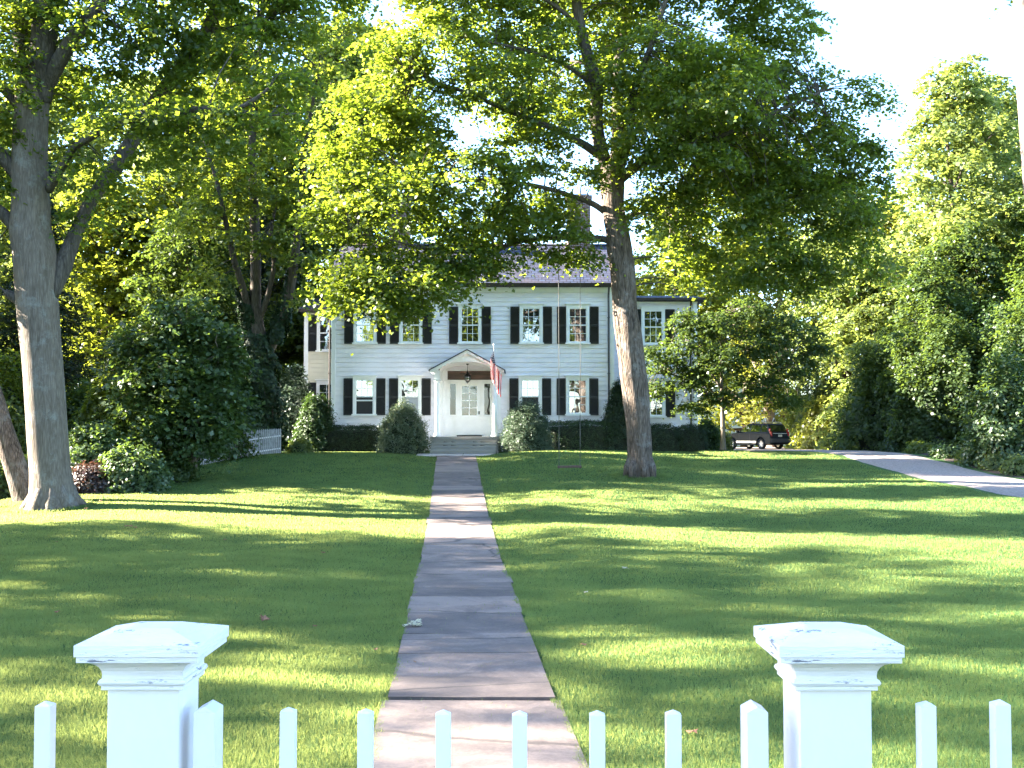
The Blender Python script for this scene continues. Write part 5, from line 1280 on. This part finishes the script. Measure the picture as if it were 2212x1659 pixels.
# magnolia and left border
def small_tree(name, label, cat, base_uv, D, trunk_pts, blobs, mat, seed, leaf, spacing=.6, per=34, s=.38, bark='bark', fl=None, **kw):
    mb = MB(); sk = []
    for tp in trunk_pts: pxlimb(mb, sk, tp, .08, 9, seed)
    b = U(base_uv[0], base_uv[1], D); base = Vector((b.x, D, gz(b.x, D)))
    cm, C_, O_ = crown_mesh('crown', pxblobs(blobs), mat, seed, spacing=spacing, per=per, s=s, leaf=leaf, **kw)
    twigs(mb, C_, sk, np.random.default_rng(seed), every=3, r=.016, maxd=3.5)
    return place_tree(name, base, label, cat, mb, M[bark], cm)
small_tree('magnolia_tree', 'broad dark glossy leaved magnolia left of the side fence', 'tree', (415, 1010), 38,
    [[(415, 1016, 26, 38), (414, 985, 18, 38), (410, 900, 14, 38), (405, 800, 11, 38), (400, 700, 6, 38)], [(412, 940, 12, 38), (450, 860, 9, 37.6), (480, 780, 5, 37.4)], [(412, 930, 12, 38), (350, 860, 9, 37.6), (310, 780, 5, 37.4)]],
    [(400, 690, 38, 1.1, .9), (350, 730, 37.6, 1.2, .9), (450, 740, 37.6, 1.0, .9), (290, 800, 37.4, .9, .9), (370, 820, 37, 1.3, 1.0), (460, 830, 37.2, 1.1, .9), (500, 780, 37.6, .5, .8), (300, 870, 37.2, .9, .8), (400, 900, 37, 1.3, .8), (480, 900, 37.4, .8, .7), (340, 930, 37, 1.0, .7), (430, 960, 37.4, .9, .35), (330, 990, 37.2, .8, .4), (400, 800, 39, 1.6, 1.6), (400, 920, 39, 1.5, 1.1), (270, 740, 38, .5, .5)],
    M['leaf_gloss'], 41, .17, spacing=.46, per=42, s=.36)
shrub('border_shrub', 'white flowering hydrangea bush beside the thick grey maple trunk', 'shrub', (at(205, 36)), (1.1, .9, 1.65), M['leaf_gloss'], 42, 9000, .13, 2.2, lump=.3, lf=2.4)
fb = MB(); rng = np.random.default_rng(77)
hyd = [o for o in bpy.data.objects if o.get('label', '').startswith('white flowering')][0]
for k in range(12):
    a = rng.uniform(3.3, 6.1); e = rng.uniform(.1, 1.2); c = Vector((math.cos(a) * math.cos(e) * 1.1, math.sin(a) * math.cos(e) * .95, math.sin(e) * 1.55)) + hyd.location
    for j in range(26):
        q = Vector(rng.normal(size=3)) * .075; fb.box(tuple(c + q), (.035, .035, .006), rz=rng.uniform(0, 3), rx=rng.uniform(-.8, .8), ry=rng.uniform(-.8, .8))
fb.build('flower_heads', M['flower'], hyd)
shrub('border_shrub', 'low reddish brown shrub at the front of the left border', 'shrub', (at(203, 34.4)), (.7, .6, .75), M['redshrub'], 43, 6000, .09, 2.2, lump=.3)
shrub('border_shrub', 'leafy green bush at the front of the border left of the magnolia trunk', 'shrub', (at(290, 34.6)), (.95, .7, 1.15), M['leaf_gloss'], 44, 7500, .11, 2.2, lump=.3, lf=2.6)
shrub('border_shrub', 'small dark bush at the foot of the magnolia trunk', 'shrub', (at(365, 37.2)), (.9, .6, .75), M['leaf_dark'], 45, 5500, .10, 2.2, lump=.3)
shrub('border_shrub', 'tall golden green conifer bush left of the magnolia crown', 'shrub', (at(225, 39.5)), (1.2, 1.0, 3.2), M['leaf_mid'], 46, 12000, .12, 2.2, lump=.3, cone=.3)
shrub('border_shrub', 'shady laurel bush right behind the grey maple trunk', 'shrub', (at(160, 40)), (1.4, 1.2, 2.6), M['leaf_dark'], 47, 12000, .13, 2.2, lump=.3)
shrub('border_shrub', 'leafy bush filling the left edge behind the slanting trunk', 'shrub', (at(20, 40)), (1.9, 1.4, 3.4), M['leaf_mid'], 48, 14000, .14, 2.2, lump=.3)
shrub('border_shrub', 'low dark bush below the slanting trunk at the left edge', 'shrub', (at(10, 34.5)), (1.1, .9, 1.2), M['leaf_dark'], 49, 8000, .11, 2.2, lump=.3)
shrub('border_shrub', 'bright green lilac behind the left end of the side fence', 'shrub', (at(495, 46.0)), (1.2, .9, 3.0), M['hedge_mid'], 50, 18000, .14, 2.3, lump=.25)
shrub('border_shrub', 'dark tall bush between the ivy clad trunk and the house wing', 'shrub', (at(632, 51.5)), (.9, .9, 3.6), M['needle'], 51, 14000, .13, 2.2, lump=.25, cone=.3)
shrub('border_shrub', 'small pale leaved plant at the foot of the corner bush', 'shrub', (at(650, 47.6)), (.5, .4, .5), M['leaf_pale'], 52, 2500, .08, 2.2, lump=.35)
shrub('border_shrub', 'mid green thicket between the slanting trunk and the grey maple', 'shrub', (at(95, 42)), (1.8, 1.2, 2.2), M['leaf_mid'], 53, 11000, .14, 2.2, lump=.3)
shrub('border_shrub', 'dark undergrowth behind the magnolia', 'shrub', (at(340, 44)), (3.0, 1.2, 3.4), M['leaf_dark'], 54, 20000, .16, 2.4, lump=.3)

# small tree in front of the right wing
small_tree('dogwood_tree', 'small spreading dogwood with slim grey trunk in front of the right wing', 'tree', (1562, 970), 47.6,
    [[(1562, 972, 16, 47.6), (1562, 950, 11, 47.6), (1561, 900, 10, 47.6), (1560, 850, 8, 47.6), (1558, 760, 5, 47.6), (1560, 680, 3, 47.6)], [(1560, 875, 7, 47.6), (1500, 830, 5, 47.2), (1430, 800, 3, 47)], [(1561, 880, 7, 47.6), (1620, 840, 5, 47.8), (1700, 790, 3, 48)], [(1560, 840, 6, 47.6), (1510, 770, 4, 47.4), (1460, 720, 3, 47)]],
    [(1440, 790, 47, .9, .5), (1500, 820, 46.8, 1.0, .45), (1560, 860, 46.8, .8, .3), (1480, 740, 47, .9, .55), (1550, 700, 47.2, 1.1, .6), (1560, 780, 46.6, 1.2, .6), (1640, 740, 47.4, 1.2, .7), (1640, 830, 47.2, 1.1, .45), (1710, 790, 47.6, 1.1, .6), (1700, 710, 48, 1.1, .6), (1610, 670, 47.8, 1.0, .5), (1420, 840, 47, .6, .35), (1760, 740, 48, .7, .6), (1500, 880, 47, .7, .25), (1700, 860, 47.4, .8, .3), (1400, 760, 46.8, .5, .3), (1470, 690, 47.4, .6, .4)],
    M['leaf_dark'], 61, .13, spacing=.42, per=44, s=.34)
# two-stemmed pale tree behind the car
small_tree('pale_stem_tree', 'tree with a pink lit double trunk standing just behind the parked car', 'tree', (1665, 960), 86,
    [[(1668, 970, 40, 86), (1664, 930, 28, 86), (1662, 880, 24, 86), (1668, 800, 20, 86), (1676, 720, 16, 86), (1690, 600, 10, 86), (1700, 450, 6, 86)], [(1664, 880, 16, 86), (1640, 800, 14, 85.5), (1600, 720, 12, 85), (1560, 640, 8, 85), (1540, 540, 5, 85)], [(1690, 900, 14, 86), (1740, 810, 12, 86), (1780, 700, 9, 86), (1800, 600, 5, 86)]],
    [(1560, 560, 85, 3, 2), (1640, 500, 86, 3.4, 2.2), (1720, 560, 86, 3, 2), (1800, 540, 86, 2.6, 2), (1480, 600, 85, 2.2, 1.6), (1700, 420, 86, 3, 2), (1600, 400, 86, 2.4, 1.6), (1620, 640, 85, 2, 1.2), (1770, 650, 85, 2.2, 1.4), (1500, 500, 85, 2.0, 1.4), (1450, 540, 85, 1.4, 1.2), (1820, 640, 86, 2, 1.4)],
    M['maple_y'], 62, .30, spacing=1.1, per=32, s=.6, bark='bark_pale')
shrub('golden_shrub', 'bright golden shrub in full sun right of the parked car', 'shrub', (at(1795, 72)), (1.9, 1.6, 3.0), M['leaf_yellow'], 63, 16000, .19, 2.2, lump=.35, lf=2.4)
shrub('golden_shrub', 'taller yellow green shrub behind the golden one beside the drive', 'shrub', (at(1800, 80)), (2.6, 1.8, 5.2), M['leaf_pale'], 64, 18000, .22, 2.2, lump=.35)
shrub('golden_shrub', 'low yellow green shrub between the small dogwood and the car', 'shrub', (at(1538, 66)), (.9, 1.0, 1.1), M['leaf_pale'], 65, 7000, .14, 2.2, lump=.3)
shrub('garden_shrub', 'dark shrub beside the right end of the house wing', 'shrub', (at(1528, 56)), (.5, .6, 1.3), M['leaf_dark'], 66, 5000, .12, 2.2, lump=.3)
# dark evergreens right of the drive
ev = [(1925, 56, 2.4, 2.0, 4.4, 'leaf_dark', 'broad dark rhododendron leaning over the bend of the drive'),
      (2060, 50, 2.3, 1.6, 5.0, 'leaf_dark', 'dark rounded shrub in front of the tallest evergreen'),
      (2175, 50, 2.0, 1.6, 5.4, 'hedge_mid', 'mid green evergreen shrub near the right edge'),
      (1990, 49.5, 1.3, 1.1, 2.9, 'leaf_dark', 'low dark azalea beside the drive bend'),
      (2180, 42, 1.6, 1.2, 3.3, 'leaf_gloss', 'glossy leaved shrub at the right edge beside the drive'),
      (2260, 46, 2.2, 1.5, 6.0, 'leaf_dark', 'large dark shrub half cut by the right edge'),
      (1975, 62, 2.2, 1.8, 5.5, 'leaf_mid', 'lighter green shrub behind the dark rhododendron')]
for i, (u, d, rx, ry, rz, mt, lb) in enumerate(ev):
    shrub('evergreen_shrub', lb, 'shrub', at(u, d), (rx, ry, rz), M[mt], 70 + i, int(3600 * rx * rz ** .8), .15 if d > 45 else .13, 2.3, lump=.5, lf=2.6, cone=.12, thick=.34)
for i, (u, d, r, h, mt, lb) in enumerate([(1935, 49.5, .5, .32, 'hedge_mid', 'small ground cover clump at the bend of the drive'), (1985, 46.8, .5, .35, 'leaf_mid', 'second low clump along the drive edge'), (2040, 44.6, .5, .38, 'leaf_gloss', 'dark glossy hosta like clump along the drive'), (2095, 42.8, .45, .42, 'leaf_mid', 'bright green clump fourth along the drive edge'), (2150, 41.3, .55, .5, 'leaf_pale', 'pale leafy perennial at the drive edge near the right side'), (2205, 40.0, .6, .6, 'leaf_pale', 'pale yellowish perennial at the right edge of the picture'), (2020, 48.5, .9, .8, 'leaf_dark', 'low dark fern mass below the azalea')]):
    shrub('border_plant', lb, 'plant', at(u, d), (r, r * .8, h), M[mt], 90 + i, 1600, .10, 2.0, lump=.35, lf=3)

# ------------------------------------------------------------------ litter on lawn and path
def litter(name, label, u, v, d, n, size, mat, seed, spread):
    rng = np.random.default_rng(seed); p = U(u, v, d); z = gz(p.x, d) + (.035 if mat is M['dryleaf'] else .045)
    mb = MB()
    for k in range(n):
        c = Vector((p.x + rng.normal() * spread, d + rng.normal() * spread, z + abs(rng.normal()) * spread * .6 + .01)); a = rng.uniform(0, 6.28); s = size * rng.uniform(.6, 1.2)
        Mx = Matrix.Rotation(a, 3, 'Z') @ Matrix.Rotation(rng.uniform(-.7, .7), 3, 'X')
        out = [(math.cos(t * 2 * math.pi / 10) * s * (1 if t % 2 == 0 else .55), math.sin(t * 2 * math.pi / 10) * s * (1 if t % 2 == 0 else .55), .3 * s * (t % 3 - 1) * .6) for t in range(10)]
        vs = [tuple(c + Mx @ Vector(q)) for q in out] + [tuple(c + Vector((0, 0, s * .15)))] + [tuple(c + Mx @ Vector(q) - Vector((0, 0, .004))) for q in out]
        mb.add(vs, [(i, (i + 1) % 10, 10) for i in range(10)] + [(i + 11, (i + 1) % 10 + 11, (i + 1) % 10, i) for i in range(10)] + [tuple(range(20, 10, -1))])
    o = mb.build(name, mat, loc=(p.x, d, z)); tag(o, label, 'debris'); return o
litter('dried_flower_head', 'pale dried flower clump lying on the left side of the path', 899, 1352, 14.6, 26, .035, M['paleleaf'], 1, .055)
litter('fallen_leaf', 'curled reddish brown leaf on the grass left of the path', 572, 1352, 14.7, 2, .075, M['dryleaf'], 2, .03)
litter('fallen_leaf', 'brown leaf on the lawn just in front of the left maple', 285, 1148, 26.2, 3, .07, M['dryleaf'], 3, .06)
litter('fallen_leaf', 'small tan leaf in the grass between right gate post and gate', 1656, 1563, 9.6, 1, .03, M['dryleaf'], 4, .02)
litter('fallen_leaf', 'pale leaf on the grass right of the path', 1268, 1273, 17.6, 1, .06, M['paleleaf'], 5, .02)
litter('fallen_leaf', 'whitish leaf lying on the lawn below the swing', 1348, 1235, 20, 1, .06, M['paleleaf'], 6, .02)
litter('fallen_leaf', 'tiny dark leaf on the path near the gate', 896, 1433, 12.3, 1, .025, M['dryleaf'], 7, .01)

rng = np.random.default_rng(31)
lf0 = litter('fallen_leaf', 'small brown leaf lying flat in the grass', 700, 1200, 22.5, 1, .045, M['dryleaf'], 8, .01); lf0['group'] = 'brown leaves scattered over the lawn'
for i in range(14):
    d_ = 9 + 24 * rng.uniform() ** 1.2; x_ = rng.uniform(-.42, .42) * d_
    if abs(x_ - pathx(d_)) < .9: x_ += 2.0
    c = lf0.copy(); COL.objects.link(c); c.location = (x_, d_, gz(x_, d_) + .035); s_c = rng.uniform(.6, 1.2); c.scale = (s_c, s_c, s_c); c.rotation_euler = (0, 0, rng.uniform(0, 6.28))

# ------------------------------------------------------------------ camera, sky, sun
cam_d = bpy.data.cameras.new('camera'); cam = bpy.data.objects.new('camera', cam_d); COL.objects.link(cam)
cam.location = (0, 0, EYE); cam.rotation_euler = (math.pi / 2 + TH, 0, 0)
cam_d.sensor_width = 36; cam_d.lens = 36 * F / 2212; cam_d.clip_end = 6000; cam_d.clip_start = .05
SC.camera = cam
w = bpy.data.worlds.new('World'); SC.world = w; w.use_nodes = True; nt = w.node_tree; nt.nodes.clear()
sky = nt.nodes.new('ShaderNodeTexSky'); sky.sky_type = 'NISHITA'; sky.sun_disc = False
sky.sun_elevation = R(SUN_EL); sky.sun_rotation = R(-(90 - SUN_AZ)); sky.air_density = 1.0; sky.dust_density = .7; sky.ozone_density = 4.0; sky.altitude = 50
bg = nt.nodes.new('ShaderNodeBackground'); bg.inputs[1].default_value = .067; wo = nt.nodes.new('ShaderNodeOutputWorld')
nt.links.new(sky.outputs[0], bg.inputs[0]); nt.links.new(bg.outputs[0], wo.inputs[0])
sd = bpy.data.lights.new('sun', 'SUN'); sd.energy = 5.0; sd.angle = R(.5); sd.color = (1.0, .92, .79); so = bpy.data.objects.new('sun', sd); COL.objects.link(so)
dirv = Vector((-math.cos(R(SUN_AZ)) * math.cos(R(SUN_EL)), math.sin(R(SUN_AZ)) * math.cos(R(SUN_EL)), math.sin(R(SUN_EL))))
so.location = dirv * 100; so.rotation_euler = dirv.to_track_quat('Z', 'Y').to_euler()
SC.view_settings.view_transform = 'Standard'; SC.view_settings.look = 'None'; SC.view_settings.exposure = 4.0; SC.view_settings.gamma = 1
SC.cycles.use_denoising = True; SC.cycles.max_bounces = 9; SC.cycles.diffuse_bounces = 6; SC.cycles.glossy_bounces = 3; SC.cycles.transmission_bounces = 4; SC.cycles.transparent_max_bounces = 4
SC.cycles.use_adaptive_sampling = True; SC.cycles.adaptive_threshold = .02
